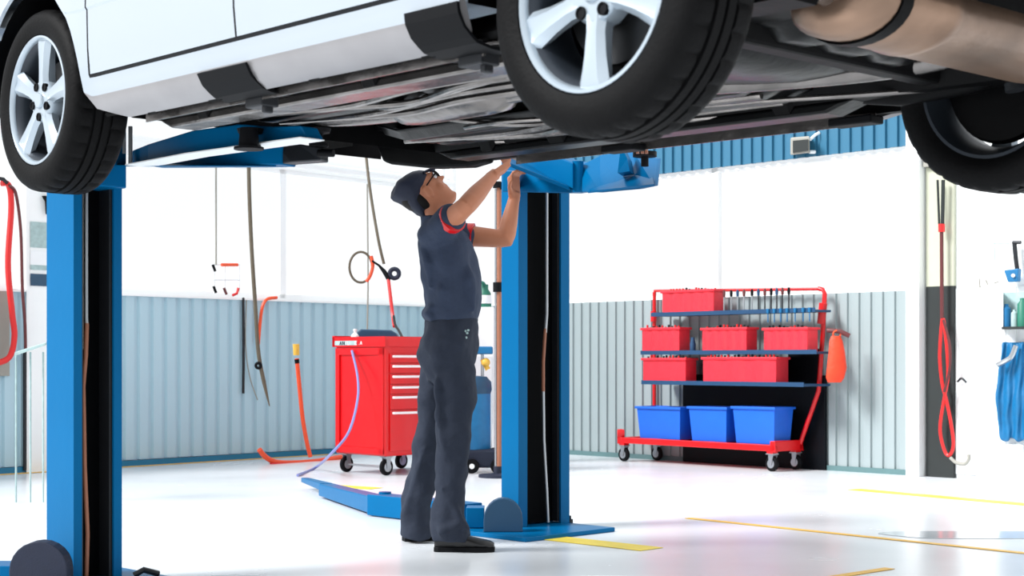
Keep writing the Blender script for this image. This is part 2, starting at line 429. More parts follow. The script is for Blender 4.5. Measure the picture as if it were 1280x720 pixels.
# wheels
def make_wheel(t, s, z, out, spoke0, name_side):
    """out = -1: outer face towards the car's left"""
    ax = Kd(0, -out*-1, 0) if False else Kd(0, 1, 0)*(-out)      # from outer face inwards
    O = K(t, s, z); x, y, a = frame(ax)
    up = Kd(0,0,1)
    w = MB(); R = .315; SEG = 160
    prof = [(.221,.022),(.226,.008),(.245,.001),(.268,-.002),(.290,.004),(.303,.014),(.311,.028),(.3135,.040),(.3135,.068),(.3065,.069),(.3065,.077),(.315,.078),(.315,.100),(.307,.101),(.307,.109),(.315,.110),(.315,.132),(.307,.133),(.307,.141),(.3145,.142),(.3135,.170),(.311,.184),(.302,.198),(.288,.209),(.262,.214),(.24,.21),(.222,.195)]
    def rf(r, h, k):
        if r > .3075:
            if (h < .069 or h > .141):
                if k % 5 == 0: return r-.006
            elif k % 4 == (1 if h < .105 else 3) and False: return r-.004
        return r
    w.loft_open(prof, O, ax, SEG, rf)
    wheel = w.build('wheel', 'tyre', car, smooth=True)
    b = MB(); b.lathe([(.2235,.010),(.2235,.022),(.216,.03),(.200,.036),(.196,.06),(.190,.12),(.205,.17),(.2215,.19),(.2235,.195),(.2235,.20),(.214,.20),(.200,.172),(.184,.12),(.188,.05),(.196,.034),(.21,.022)], O, ax, 64, close=True)
    rim = b.build('rim', 'rim_dark', wheel, smooth=True)
    b = MB(); b.lathe([(.2215,.009),(.2215,.022),(.214,.030),(.207,.034),(.206,.022),(.210,.012),(.215,.007)], O, ax, 64, close=True); b.build('rim_lip', 'rim', wheel, smooth=True)
    b = MB(); b.lathe([(.0,.135),(.165,.135),(.172,.12),(.176,.122),(.168,.142),(.0,.17)], O, ax, 40); b.build('dust_shield', 'under_black', wheel, smooth=True)
    sp = MB()
    ref = (up-a*up.dot(a)).normalized(); sd = a.cross(ref)
    for k2 in range(5):
        th = math.radians(spoke0+72*k2); d = ref*math.cos(th)+sd*math.sin(th); q = a.cross(d)
        secs = [(.0,.034,.030,.05),(.055,.030,.022,.055),(.09,.026,.020,.055),(.14,.032,.018,.05),(.19,.044,.016,.045),(.208,.052,.018,.035)]
        rings = []
        for r, hw, so, th_ in secs:
            p = O+d*r
            rings.append([p+q*hw+a*(so+.016), p+q*hw*.55+a*so, p+a*(so+.004), p-q*hw*.55+a*so, p-q*hw+a*(so+.016), p-q*hw*.8+a*(so+th_*.8), p+q*hw*.8+a*(so+th_*.8)])
        sp.loft(rings)
    sp.lathe([(.0,.020),(.066,.024),(.074,.034),(.074,.075),(.0,.075)], O, ax, 40)
    sp.build('spokes', 'rim', wheel, smooth=True)
    hc = MB(); hc.lathe([(.0,.012),(.024,.013),(.028,.018),(.028,.03),(0,.03)], O, ax, 24); hc.build('hub_cap', 'rim', wheel, smooth=True)
    for k2 in range(5):
        th = math.radians(spoke0+36+72*k2); d = ref*math.cos(th)+sd*math.sin(th)
        n_ = MB(); n_.lathe([(.0,.021),(.010,.021),(.0115,.0175),(.0145,.0175),(.0145,.03),(0,.03)], O+d*.056, ax, 14); n_.build('wheel_nut', 'rubber', wheel, smooth=True)
    bd = MB(); bd.lathe([(.0,.085),(.07,.085),(.07,.10),(.148,.10),(.148,.125),(.06,.125),(.06,.16),(0,.16)], O, ax, 48); bd.build('brake_disc', 'disc', wheel, smooth=True)
    cp = MB(); cp.box(O+ref*.06-sd*.10+a*.112, (.10,.06,.11), Matrix((sd, a, ref)).transposed()); cp.build('brake_caliper', 'dark_steel', wheel, bevel=.01)
    return wheel
make_wheel(0, 0, .054, -1, 180, 'rear left')
make_wheel(2.715, 0, .104, -1, 6, 'front left')
make_wheel(0, 1.80, .054, 1, 20, 'rear right')
# underbody
def hfield(t, s):
    z = .075
    for rc in (.30, 1.50):
        d = abs(s-rc)
        if d < .055: z = .02
        elif d < .085: z = lerp(.02, .075, (d-.055)/.03)
    d = abs(s-.9)
    if d < .20: z = .16-.02*math.cos(d*20)
    elif d < .26: z = lerp(.16, .075, (d-.20)/.06)
    if s < .14: z = .012+(.0 if s < .1 else .03)
    if s > 1.66: z = .012+(.0 if s > 1.70 else .03)
    for tc in (.62, 1.1, 1.62, 2.0):
        if abs(t-tc) < .035 and abs(s-.9) > .24: z -= .022
    return z
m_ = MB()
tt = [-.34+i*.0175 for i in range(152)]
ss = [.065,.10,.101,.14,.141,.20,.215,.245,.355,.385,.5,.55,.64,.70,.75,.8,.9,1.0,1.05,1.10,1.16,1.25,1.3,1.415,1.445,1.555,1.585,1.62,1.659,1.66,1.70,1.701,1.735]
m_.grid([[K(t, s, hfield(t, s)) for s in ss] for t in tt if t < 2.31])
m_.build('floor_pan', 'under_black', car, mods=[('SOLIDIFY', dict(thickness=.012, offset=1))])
# rear and front closing plates
m_ = MB(); m_.box(K(-.58, .9, .26), (.50, 1.5, .02), CM.to_3x3()); m_.box(K(-.36,.9,.18), (.02,1.5,.16), CM.to_3x3()); m_.build('boot_floor', 'under_black', car)
m_ = MB(); m_.box(K(2.72, .9, .24), (.80, 1.05, .02), CM.to_3x3()); m_.box(K(2.33,.9,.14), (.03,1.6,.2), CM.to_3x3()); m_.box(K(3.25,.9,.27), (.3,1.5,.02), CM.to_3x3()); m_.build('engine_undertray', 'under_black', car)
# smooth plastic covers with pressed ribs
def cover(t0, t1, s0, s1, z, name='floor_cover', m='under_plate', rib=.10):
    m_ = MB(); rows = []
    n = 24; ms = 14
    for i in range(n+1):
        t = lerp(t0, t1, i/n); row = []
        for j in range(ms+1):
            s = lerp(s0, s1, j/ms); e = min(i, n-i)/3; f = min(j, ms-j)/2
            zz = z+.03*(1-min(1, e))+.03*(1-min(1, f)) + (.010 if (j % 4 == 1) else 0)
            row.append(K(t, s, zz))
        rows.append(row)
    m_.grid(rows); m_.build(name, m, car, smooth=True, mods=[('SOLIDIFY', dict(thickness=.006, offset=1))])
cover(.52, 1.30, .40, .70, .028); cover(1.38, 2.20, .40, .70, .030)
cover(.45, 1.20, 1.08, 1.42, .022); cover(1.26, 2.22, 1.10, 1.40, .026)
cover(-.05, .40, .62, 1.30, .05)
# fuel tank
m_ = MB(); m_.loft([[K(t, .9+math.cos(a)*hw, .085-math.sin(a)*zz+.0) for a in [2*PI*i/20 for i in range(20)]] for t, hw, zz in ((.14,.30,.03),(.18,.40,.06),(.30,.44,.075),(.46,.43,.07),(.52,.34,.03))])
m_.build('fuel_tank', 'under_plate', car, smooth=True)
# long pipes
def pipe(name, pts, r, m, seg=10):
    q = []
    P = [K(*p) for p in pts]
    for i in range(len(P)-1):
        p0, p1, p2, p3 = P[max(0,i-1)], P[i], P[i+1], P[min(len(P)-1,i+2)]
        for u in [x/6 for x in range(6)]:
            q.append(.5*((2*p1)+(-p0+p2)*u+(2*p0-5*p1+4*p2-p3)*u*u+(-p0+3*p1-3*p2+p3)*u**3))
    q.append(P[-1]); m_ = MB(); m_.tube(q, r, seg); return m_.build(name, m, car, smooth=True)
pipe('exhaust_pipe', [(2.6,.8,.20),(2.25,.86,.09),(1.7,.92,.07),(1.0,.90,.07),(.55,.98,.03),(.2,1.22,.05),(0,1.35,.08),(-.2,1.3,.10)], .032, 'under_metal', 14)
m_ = MB(); m_.loft([[K(t, .9+math.cos(a)*.085*f, .07+math.sin(a)*.055*f) for a in [2*PI*i/20 for i in range(20)]] for t, f in ((1.25,.4),(1.30,.9),(1.36,1),(1.72,1),(1.78,.9),(1.83,.4))]); m_.build('centre_muffler', 'under_metal', car, smooth=True)
for n_, off in enumerate((0,.022,.044)):
    pipe('brake_line', [(2.3,.22+off,.05),(1.9,.215+off,.042),(1.45,.235+off,.045),(1.0,.215+off,.04),(.55,.23+off,.045),(.40,.30+off,.03),(.2,.42+off,.03)], .0065, 'under_metal', 8)
for n_, off in enumerate((0,.025)):
    pipe('fuel_line', [(2.3,1.56+off,.05),(1.7,1.575+off,.04),(1.2,1.565+off,.045),(.7,1.58+off,.04),(.35,1.50+off,.03)], .008, 'under_metal', 8)
pipe('handbrake_cable', [(2.0,.74,.10),(1.5,.62,.02),(1.0,.52,.018),(.6,.45,.02),(.25,.35,.02),(.05,.22,.04)], .008, 'under_metal', 8)
pipe('handbrake_cable', [(2.0,1.02,.10),(1.5,1.14,.02),(1.0,1.2,.018),(.6,1.3,.02),(.25,1.42,.02),(.05,1.6,.04)], .008, 'under_metal', 8)
rs = random.Random(3)
for i in range(9):
    s0 = [.45,.52,.60,.68,1.12,1.2,1.28,1.36,1.44][i]; t0 = rs.uniform(.5,.9); t1 = rs.uniform(1.7,2.25); w = rs.uniform(.03,.07)*rs.choice((-1,1))
    pipe('pressed_rib', [(t1,s0,.03),(lerp(t0,t1,.7),s0+w,.018),(lerp(t0,t1,.35),s0-w*.6,.016),(t0,s0+w*.4,.02)], rs.uniform(.006,.013), 'under_metal', 8)
# sill pinch welds, both sides
for s in (.105, 1.695):
    m_ = MB(); m_.box(K(1.28, s, -.002), (1.66, .006, .035), CM.to_3x3()); m_.build('sill_seam', 'under_metal', car)
for s in (.30, 1.50):
    m_ = MB(); 
    m_.prism([K(t, s-.05, z) for t, z in ((.36,.02),(.46,-.012),(2.22,-.012),(2.30,.02))], Kd(0,.10,0)); m_.build('chassis_rail', 'under_metal' if s < 1 else 'under_plate', car, bevel=.008)
# black plastic jack point covers on the visible sill
for t0, t1, zt in ((1.34,1.60,.062),(.40,.60,.085)):
    m_ = MB(); rows = []
    for t in [lerp(t0,t1,u/6) for u in range(7)]:
        rows.append([K(t, .9-interp(HW, z)-(.013 if t0 > 1 else .024), z) for z in (zt,zt*.7,.03,.012,0)]+[K(t,.085,-.008),K(t,.14,-.010)])
    m_.grid(rows); m_.build('jack_point_cover', 'rubber', car, mods=[('SOLIDIFY', dict(thickness=.008, offset=0))])
    m_ = MB(); m_.box(K((t0+t1)/2,.13,-.022), (.09,.06,.03), CM.to_3x3()); m_.box(K((t0+t1)/2-.03,.13,-.04), (.02,.03,.03), CM.to_3x3()); m_.build('jacking_bracket', 'dark_steel', car, bevel=.005)
for s in (1.66,):
    for t in (.5, 1.5):
        m_ = MB(); m_.box(K(t,s,-.012), (.16,.07,.025), CM.to_3x3()); m_.build('jack_point_cover', 'rubber', car, bevel=.005)
# rear silencer lying across, its strap and heat shield
def xmuff():
    m_ = MB(); rings = []
    for s, f in ((.50,.3),(.52,.8),(.55,1),(.80,1),(.81,1.04),(.84,1.04),(.85,1),(1.40,1),(1.43,.8),(1.45,.3)):
        rings.append([K(-.25+math.cos(a)*.135*f, s, .075+math.sin(a)*.085*f) for a in [2*PI*i/28 for i in range(28)]])
    m_.loft(rings); return m_.build('rear_silencer', 'galv', car, smooth=True)
xm = xmuff()
m_ = MB(); m_.loft([[K(-.25+math.cos(a)*.142, s, .075+math.sin(a)*.092) for a in [2*PI*i/28 for i in range(28)]] for s in (.60,.64)]); m_.build('strap', 'under_black', xm, smooth=True)
pipe('tail_pipe', [(-.25,.52,.08),(-.30,.38,.09),(-.45,.30,.10),(-.72,.30,.12)], .028, 'under_metal', 14)
pipe('tow_bracket', [(-.55,.55,.22),(-.62,.75,.20),(-.62,1.1,.20),(-.55,1.3,.22)], .02, 'under_black')
# rear axle
m_ = MB(); m_.prism([K(t,.16,z) for t,z in ((.04,.09),(.06,.03),(.13,.03),(.15,.09),(.12,.14),(.06,.14))], Kd(0,1.48,0)); m_.build('rear_axle_beam', 'under_black', car, bevel=.01)
for s0 in (.27, 1.53):
    m_ = MB(); m_.tube([K(.42,s0,.05),K(.25,s0,.03),K(.02,s0,.05),K(-.06,s0,.06)], [.03,.035,.045,.04], 10); m_.build('trailing_arm', 'under_black', car, smooth=True)
    m_ = MB(); sp_ = [K(-.02+.05*math.cos(u*.6), (.36 if s0<1 else 1.44)+.05*math.sin(u*.6), .07+u*.0035) for u in range(50)]; m_.tube(sp_, .008, 7); m_.build('coil_spring', 'dark_steel', car, smooth=True)
    m_ = MB(); m_.tube([K(-.12,s0,.0),K(-.10,s0,.12)], .028, 12); m_.tube([K(-.10,s0,.12),K(-.07,s0,.34)], .02, 12); m_.build('shock_absorber', 'dark_steel', car, smooth=True)
# front: subframe, hanging splash shield where the right wheel has been taken off
m_ = MB(); m_.tube([K(2.36,.35,.14),K(2.55,.38,.17),K(3.0,.42,.22)], .035, 8); m_.tube([K(2.36,1.3,.14),K(2.55,1.32,.17),K(3.0,1.34,.22)], .035, 8); m_.tube([K(2.6,.36,.18),K(2.6,1.34,.18)], .04, 8); m_.build('front_subframe', 'under_black', car, smooth=True)
m_ = MB(); m_.tube([K(2.5,.4,.16),K(2.66,.22,.12),K(2.8,.42,.18)], .025, 8); m_.build('front_control_arm', 'dark_steel', car, smooth=True)
m_ = MB()
pr = [(2.28,.0),(2.38,-.012),(2.62,.0),(2.88,.035),(2.93,.05),(3.02,.17),(3.02,.30),(2.28,.30)]
m_.prism([K(t,1.66,z) for t,z in pr], Kd(0,.07,0)); m_.build('splash_shield', 'under_black', car, bevel=.012)
m_ = MB(); m_.prism([K(t,.16,z) for t,z in ((2.31,.02),(2.45,.16),(3.1,.26),(3.1,.30),(2.31,.10))], Kd(0,1.4,0)); m_.build('front_cross_panel', 'under_black', car)

# ------------------------------------------------------------------ the lift posts
TH = math.radians(45)
def post(name, label, corner, b, a, zt, cable_m):
    """corner = near vertical edge; b along the open face, a along the left face"""
    d = V((math.cos(TH), math.sin(TH), 0)); e = V((-math.sin(TH), math.cos(TH), 0))
    P0 = V((corner.x, corner.y, 0)); root = thing(name, label, 'vehicle lift', P0+d*b/2+e*a/2)
    def Q(u, v, z): return P0+d*u+e*v+V((0,0,z))
    lip, t = b*.17, .012
    poly = [(0,0),(lip,0),(lip,t),(t,t),(t,a-t),(b-t,a-t),(b-t,t),(b-lip,t),(b-lip,0),(b,0),(b,a),(0,a)]
    m_ = MB(); m_.prism([Q(u,v,.02) for u,v in poly], (0,0,zt-.02)); m_.build('column', 'lift_blue', root)
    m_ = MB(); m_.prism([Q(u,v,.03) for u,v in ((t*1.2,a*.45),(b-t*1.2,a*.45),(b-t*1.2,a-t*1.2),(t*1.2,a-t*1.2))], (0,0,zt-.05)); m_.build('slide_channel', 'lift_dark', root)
    m_ = MB(); m_.prism([Q(u,v,.03) for u,v in ((lip,.014),(lip+.012,.014),(lip+.012,a*.44),(lip,a*.44))], (0,0,zt-.05)); m_.prism([Q(u,v,.03) for u,v in ((b-lip-.012,.014),(b-lip,.014),(b-lip,a*.44),(b-lip-.012,a*.44))], (0,0,zt-.05)); m_.build('guide_rail', 'dark_steel', root)
    return root, Q
lpost, QL = post('lift_post', 'blue lift post in the left foreground below the car front wheel', G(92, 736+0), .205, .205, 1.56, None)
rpost, QR = post('lift_post', 'blue lift post right of the mechanic on a flat base plate', W(648, 660, 7.7), .375, .12, 2.15, None)
ROOTM  # second post is lift_post.001
def hpipe(root, name, pts, r, m):
    m_ = MB(); m_.tube(pts, r, 10); return m_.build(name, m, root, smooth=True)
# lift hoses inside the channels
hpipe(lpost, 'hydraulic_pipe', [QL(.075,.04,1.55),QL(.075,.04,1.02),QL(.075,.035,.98)], .008, 'steel')
hpipe(lpost, 'hydraulic_hose', [QL(.075,.035,1.0),QL(.068,.03,.88),QL(.06,.035,.76),QL(.063,.03,.45),QL(.072,.025,.2),QL(.07,.03,.04)], .0085, 'cable_copper')
hpipe(lpost, 'hydraulic_pipe', [QL(.052,.03,1.55),QL(.052,.03,.9)], .005, 'cord_grey')
hpipe(rpost, 'hydraulic_pipe', [QR(.225,.02,1.9),QR(.225,.02,1.10),QR(.215,.02,1.0)], .009, 'steel')
hpipe(rpost, 'hydraulic_hose', [QR(.215,.02,1.02),QR(.20,.02,.85),QR(.20,.02,.70)], .009, 'cable_copper')
hpipe(rpost, 'hydraulic_pipe', [QR(.20,.02,.72),QR(.205,.02,.45),QR(.225,.02,.2),QR(.23,.015,.03)], .008, 'steel')
# base plates, gussets, feet
def rectplate(p, q, r, s, h0, h1):
    m_ = MB(); m_.hexa([V((v.x,v.y,h0)) for v in (p,q,r,s)]+[V((v.x,v.y,h1)) for v in (p,q,r,s)]); return m_
d_, e_ = V((.7071,.7071,0)), V((-.7071,.7071,0))
pc = G(657, 678); rectplate(pc, pc+d_*.64, pc+d_*.64+e_*.50, pc+e_*.50, 0, .022).build('base_plate', 'lift_blue', rpost, bevel=.004)
pl = QL(-.16,-.16,0); rectplate(pl, pl+d_*.52, pl+d_*.52+e_*.45, pl+e_*.45, 0, .022).build('base_plate', 'lift_blue', lpost, bevel=.004)
def gusset(root, c, ux, hh, w, m='lift_blue'):
    m_ = MB(); pts = [c+ux*w/2, c-ux*w/2]+[c+ux*(-w/2*math.cos(PI*i/12))+V((0,0,.06+(hh-.06)*math.sin(PI*i/12))) for i in range(13)]
    n = ux.cross(V((0,0,1))).normalized()*.10
    m_.prism(pts, n*.8); g = m_.build('gusset', m, root, bevel=.004)
    k_ = MB(); k_.lathe([(0,-.012),(.022,-.012),(.026,0),(.05,0),(.05,.006),(0,.006)], c+ux*.02+V((0,0,.085))+n*-.02, n, 20); k_.build('pulley', 'dark_steel', g, smooth=True)
gusset(rpost, G(629,663,.022), V((1,0,0)), .165, .19, 'case_blue')
gusset(lpost, W(56,736,5.74)+V((0,0,.02)), V((1,0,0)), .165, .215, 'navy')
m_ = MB(); c = G(594,661,.02); m_.box(c+V((0,.06,.055)), (.09,.14,.10)); m_.build('bracket_box', 'lift_blue', rpost, bevel=.004)
m_ = MB(); c = W(4,736,5.9); m_.box(c+V((-.06,.02,.05)), (.25,.16,.09)); m_.build('bracket_box', 'lift_blue', lpost, bevel=.004)
for p in (QR(.40,.02,.022),):
    m_ = MB(); m_.lathe([(.018,-.01),(.018,.012),(.008,.012),(.008,.03),(0,.03)], p, (0,0,1), 6); m_.build('anchor_bolt', 'dark_steel', rpost)
m_ = MB(); m_.tube([QL(.24,-.03,.03),QL(.27,-.05,.05),QL(.33,-.06,.03)], .012, 8); m_.build('anchor_bolt', 'dark_steel', lpost, smooth=True)
# low arm lying on the floor behind the mechanic
def bar(m_, p, q, w, h, z0, w2=None, h2=None):
    p, q = V((p.x,p.y,z0)), V((q.x,q.y,z0)); d = (q-p).normalized(); n = V((-d.y,d.x,0)); w2 = w2 or w; h2 = h2 or h
    m_.hexa([p-n*w/2,p+n*w/2,q+n*w2/2,q-n*w2/2,p-n*w/2+V((0,0,h)),p+n*w/2+V((0,0,h)),q+n*w2/2+V((0,0,h2)),q-n*w2/2+V((0,0,h2))])
A0, A1, A2, A3 = V((-.20,7.95,0)), G(470,644), G(408,622), G(381,611)
m_ = MB(); bar(m_, A0, A1, .13, .115, .005); fa = m_.build('floor_arm', 'lift_blue', rpost, bevel=.006)
m_ = MB(); bar(m_, A1+V((.02,-.02,0)), A2, .11, .095, .012, .10, .075); m_.build('arm_extension', 'lift_blue', fa, bevel=.006)
m_ = MB(); bar(m_, A2, A3, .08, .045, .045, .05, .03); m_.build('arm_tip', 'lift_blue', fa, bevel=.004)
m_ = MB(); m_.tube([V((A1.x+.05,A1.y+.0,.0)), V((A1.x+.05,A1.y,.13))], .035, 14); m_.build('arm_hinge', 'lift_blue', fa, smooth=True)
# upper arms of the left post
Zc = 5.78
m_ = MB(); m_.prism([QL(u,v,1.515) for u,v in ((.03,-.06),(.19,-.06),(.19,.13),(.03,.13))], (0,0,.24)); lc = m_.build('carriage', 'lift_blue', lpost, bevel=.006)
def arm(root, prof_top, prof_bot, th, name='swing_arm', m='lift_blue', bev=.005):
    """prof_* lists of world points along the arm; thickness horizontally across"""
    m_ = MB(); n = len(prof_top); dirv = (prof_bot[-1]-prof_bot[0]); nrm = V((-dirv.y, dirv.x, 0)).normalized()*th
    rings = [[prof_bot[i], prof_bot[i]+nrm, prof_top[i]+nrm, prof_top[i]] for i in range(n)]
    m_.loft(rings); return m_.build(name, m, root, bevel=bev)
a1 = arm(lpost, [W(165,188,5.72),W(185,180,5.66),W(240,163,5.45),W(298,155,5.25),W(340,158,5.15),W(376,157,5.02)],
        [W(165,206,5.72),W(185,202,5.66),W(240,192,5.45),W(298,184,5.25),W(340,178,5.15),W(384,172,5.02)], .07)
m_ = MB(); t = [W(165,206,5.70),W(240,192,5.43),W(298,184,5.23),W(340,178,5.13),W(384,172,5.0)]; m_.loft([[p, p+V((.05,.05,.0)), p+V((.05,.05,-.004)), p+V((-.02,-.02,-.004)), p+V((-.02,-.02,0))] for p in t]); m_.build('flange', 'white_plastic', a1)  # white colour paints the highlight along the blue arm's lower edge
a2 = arm(lpost, [W(185,204,5.95),W(250,192,5.8),W(325,180,5.62),W(352,180,5.58)], [W(185,207.5,5.95),W(250,207,5.8),W(325,206.5,5.62),W(352,206,5.58)], .08)
arm(lpost, [W(345,180,5.60),W(375,180,5.57),W(400,184,5.54)], [W(345,206,5.60),W(362,203,5.57),W(400,200.5,5.54)], .07, 'arm_extension', 'dark_steel')
m_ = MB(); m_.tube([W(398,191.5,5.52), W(417,191.5,5.50)], .014, 10); m_.build('arm_end', 'rubber', lpost, smooth=True)
for (px, y0, y1, Z, zt_) in ((311,176,184,5.12,None),(397,172,182,5.52,None)):
    m_ = MB(); p = W(px, y1, Z); topz = CH+.70+.02
    m_.lathe([(.035,0),(.035,.012),(.016,.014),(.016,.045),(.04,.05),(.045,.065),(0,.065)], p+V((0,.03,0)), (0,0,1), 18); m_.build('lift_pad', 'rubber', lpost, smooth=True)
m_ = MB(); m_.tube([W(311,184,5.10), W(311,160,5.10)], [.035,.03], 12); m_.tube([W(311,187,5.10), W(311,184,5.10)], .05, 12); m_.build('pad_screw', 'rubber', lpost, smooth=True)
m_ = MB(); m_.tube([W(163,207,5.70), W(163,158,5.70)], .008, 8); m_.tube([W(155,192,5.72), W(155,154,5.72)], .006, 8); m_.build('arm_pin', 'steel', lc, smooth=True)
m_ = MB(); m_.hexa([W(146,208,5.74),W(345,208,5.6),W(345,206,5.75),W(146,206,5.95),W(146,206.5,5.74),W(345,207,5.6),W(345,205,5.75),W(146,205,5.95)]); m_.build('arm_brace', 'lift_blue', lpost)
# right post carriage and arms
m_ = MB(); m_.hexa([W(636,240,7.55),W(728,242,7.15),W(742,240,7.5),W(668,236,7.9),W(645,214,7.55),W(728,206,7.15),W(742,204,7.5),W(668,190,7.9)]); 
rc_ = m_.build('carriage', 'lift_blue', rpost, bevel=.006)
m_ = MB(); m_.hexa([W(655,209,7.35),W(716,236,7.08),W(728,236,7.2),W(668,209,7.5),W(655,180,7.35),W(716,203,7.08),W(728,203,7.2),W(668,178,7.5)]); m_.build('carriage_arm', 'lift_blue', rc_, bevel=.006)
m_ = MB(); m_.tube([W(722,241,7.12), W(722,202,7.12)], .028, 14); m_.build('arm_pin', 'lift_blue', rc_, smooth=True)
m_ = MB(); m_.hexa([W(628,205,7.0),W(712,238,7.1),W(712,236,7.3),W(640,200,7.3),W(628,200,7.0),W(712,233,7.1),W(712,231,7.3),W(640,196,7.3)]); m_.build('swing_arm', 'lift_blue', rpost, bevel=.004)
m_ = MB(); m_.hexa([W(628,240,7.25),W(648,240,7.2),W(650,235,7.5),W(630,235,7.5),W(628,213,7.25),W(648,213,7.2),W(650,210,7.5),W(630,210,7.5)]); m_.build('arm_bracket', 'lift_blue', rpost, bevel=.004)
a3 = arm(rpost, [W(727,206,7.15),W(750,194,7.15),W(774,183,7.1),W(790,186,6.95),W(822,198,6.75)], [W(727,240,7.05),W(750,240.5,6.9),W(776,238,6.75),W(800,236,6.65),W(818,232,6.45)], .02)
m_ = MB(); m_.hexa([W(735,241.5,6.95),W(818,233,6.4),W(812,214,6.75),W(748,226,7.2),W(735,239,6.95),W(818,230,6.4),W(812,211,6.75),W(748,223,7.2)]); m_.build('arm_tray', 'lift_blue', a3)
m_ = MB(); m_.prism([W(776,182,6.7),W(784,198,6.68),W(787,214,6.66),W(772,216,6.72)], (.03,.12,0)); m_.build('gusset', 'lift_blue', a3)
m_ = MB(); m_.tube([W(806,208,6.4), W(806,190,6.4)], .016, 14); m_.lathe([(0,0),(.05,0),(.05,.02),(0,.02)], W(806,196,6.4), (0,0,1), 18); m_.build('lift_pad', 'rubber', rpost, smooth=True)
for px in (797, 803, 808):
    m_ = MB(); m_.tube([W(px,192,5.62), W(px,176,5.62)], .006, 8); m_.build('pad_bolt', 'cable_copper', rpost, smooth=True)

# ------------------------------------------------------------------ the mechanic
man = thing('person', 'mechanic in dark cap and grey-blue uniform reaching up under the car', 'person', (W(560,688,7.0).x, 7.0, 0))
hf = V((.62,.10,.78)).normalized(); hu = (V((-.78,.02,.62))-hf*V((-.78,.02,.62)).dot(hf)).normalized(); hl = hu.cross(hf)
HC = W(533,243,6.93); HR = Matrix((hf, hl, hu)).transposed()
def hp(f, l, u): return HC+hf*f+hl*l+hu*u
body = MB()
# head lofted from chin to crown: (height, centre forward, half depth, half width)
secs = [(-.118,.050,.016,.018),(-.110,.046,.034,.034),(-.095,.036,.050,.046),(-.075,.022,.067,.056),(-.05,.012,.080,.064),(-.02,.004,.090,.070),(.01,-.001,.095,.074),(.04,-.004,.096,.076),(.07,-.008,.088,.070),(.095,-.012,.068,.056),(.110,-.014,.040,.034),(.116,-.015,.014,.012)]
body.loft([[hp(cf+hd*math.cos(a)*(1 if math.cos(a)<0 else .97), hw*math.sin(a), u) for a in [2*PI*i/24 for i in range(24)]] for u, cf, hd, hw in secs])
body.loft([[hp(f+dx, w*sy, u) for dx, sy in ((0,-1),(tip,-.3),(tip,.3),(0,1))] for u, f, w, tip in ((.030,.082,.012,.006),(.008,.086,.014,.020),(-.012,.086,.018,.032),(-.018,.084,.016,.012))])   # nose
for u, f, w in ((-.040,.084,.024),(-.052,.082,.022)): body.ball(hp(f,0,u), (.010,w,.007), HR, 10, 6)     # lips
body.ball(hp(.074,0,-.095), (.018,.022,.015), HR, 10, 6)
body.ball(hp(.080,0,.040), (.016,.052,.010), HR, 12, 6)                                                   # brow
for sgn in (1,-1):
    body.ball(hp(.004, sgn*.081, -.008), (.020,.012,.034), HR @ Matrix.Rotation(.2,3,'Y'), 10, 6)          # ears
    body.ball(hp(.058, sgn*.048, -.03), (.022,.016,.022), HR, 10, 6)                                        # cheeks
sh_n, el_n, wr_n = W(549,288,6.77), W(583,257,6.60), W(616,220,6.76)
sh_f, el_f, wr_f = W(564,293,7.14), W(632,299,7.10), W(643,246,7.16)
def P3(a, b, u): return a+(b-a)*u
body.tube([hp(-.03,0,-.03), hp(-.035,0,-.08), W(548,276,6.95), W(551,290,6.95)], [.056,.055,.060,.075], 16, round_ends=True)
tors = [(278,552,.06,.13),(290,554,.085,.16),(310,558,.095,.165),(340,562,.095,.15),(370,566,.09,.13),(400,566,.09,.14),(430,562,.10,.15),(455,561,.09,.14)]
def ell(y, cx, hx, hy, Z=6.95, n=24): c = W(cx, y, Z); return [c+V((hx*math.cos(a), hy*math.sin(a), 0)) for a in [2*PI*i/n for i in range(n)]]
body.loft([ell(*t) for t in tors])
def armtube(mb, s, e, w, rs, rr):
    pts = [s, P3(s,e,.3), P3(s,e,.65), P3(s,e,.92), e, P3(e,w,.12), P3(e,w,.4), P3(e,w,.75), w]
    mb.tube(pts, rs, rr, round_ends=True)
armtube(body, sh_n, el_n, wr_n, [.056,.052,.046,.042,.042,.043,.041,.032,.027], 16)
armtube(body, sh_f, el_f, wr_f, [.056,.050,.045,.041,.042,.043,.040,.031,.026], 16)
def hand(mb, w, d, palm_n, curl, flip=1):
    """w wrist, d forward direction, palm_n direction the palm faces; four fingers of different length and a thumb"""
    d = d.normalized(); n = (palm_n-d*palm_n.dot(d)).normalized(); s = d.cross(n)*flip
    R = Matrix((d, s, n)).transposed()
    mb.box(w+d*.045, (.095,.076,.028), R)
    mb.tube([w-d*.02, w+d*.02], [.026,.028], 12)
    for i, (off, L) in enumerate(((-.030,.066),(-.010,.078),(.010,.072),(.030,.056))):
        p = w+d*.088+s*off; a = 0.; pts = [p-d*.02, p]
        for j, fr in enumerate((.45,.32,.23)):
            a += curl*(1.0 if j == 0 else .9); p = p+(d*math.cos(a)+n*math.sin(a))*L*fr; pts.append(p)
        mb.tube(pts, [.0092,.0090,.0085,.0078,.0070], 8, round_ends=True)
    q = w+d*.022-s*.034; pts = [w+d*.01-s*.02, q]
    for j, L in enumerate((.034,.028,.022)):
        q = q+((-s*.75+d*.5+n*(.3+.25*j)).normalized())*L; pts.append(q)
    mb.tube(pts, [.013,.0125,.011,.010,.009], 8, round_ends=True)
hand(body, wr_n, (wr_n-el_n).normalized()*.6+V((.5,.3,.25)), V((.1,.5,.9)), .55, 1)
hand(body, wr_f, V((-.05,0,1)), V((.7,-.4,.1)), .7, 1)
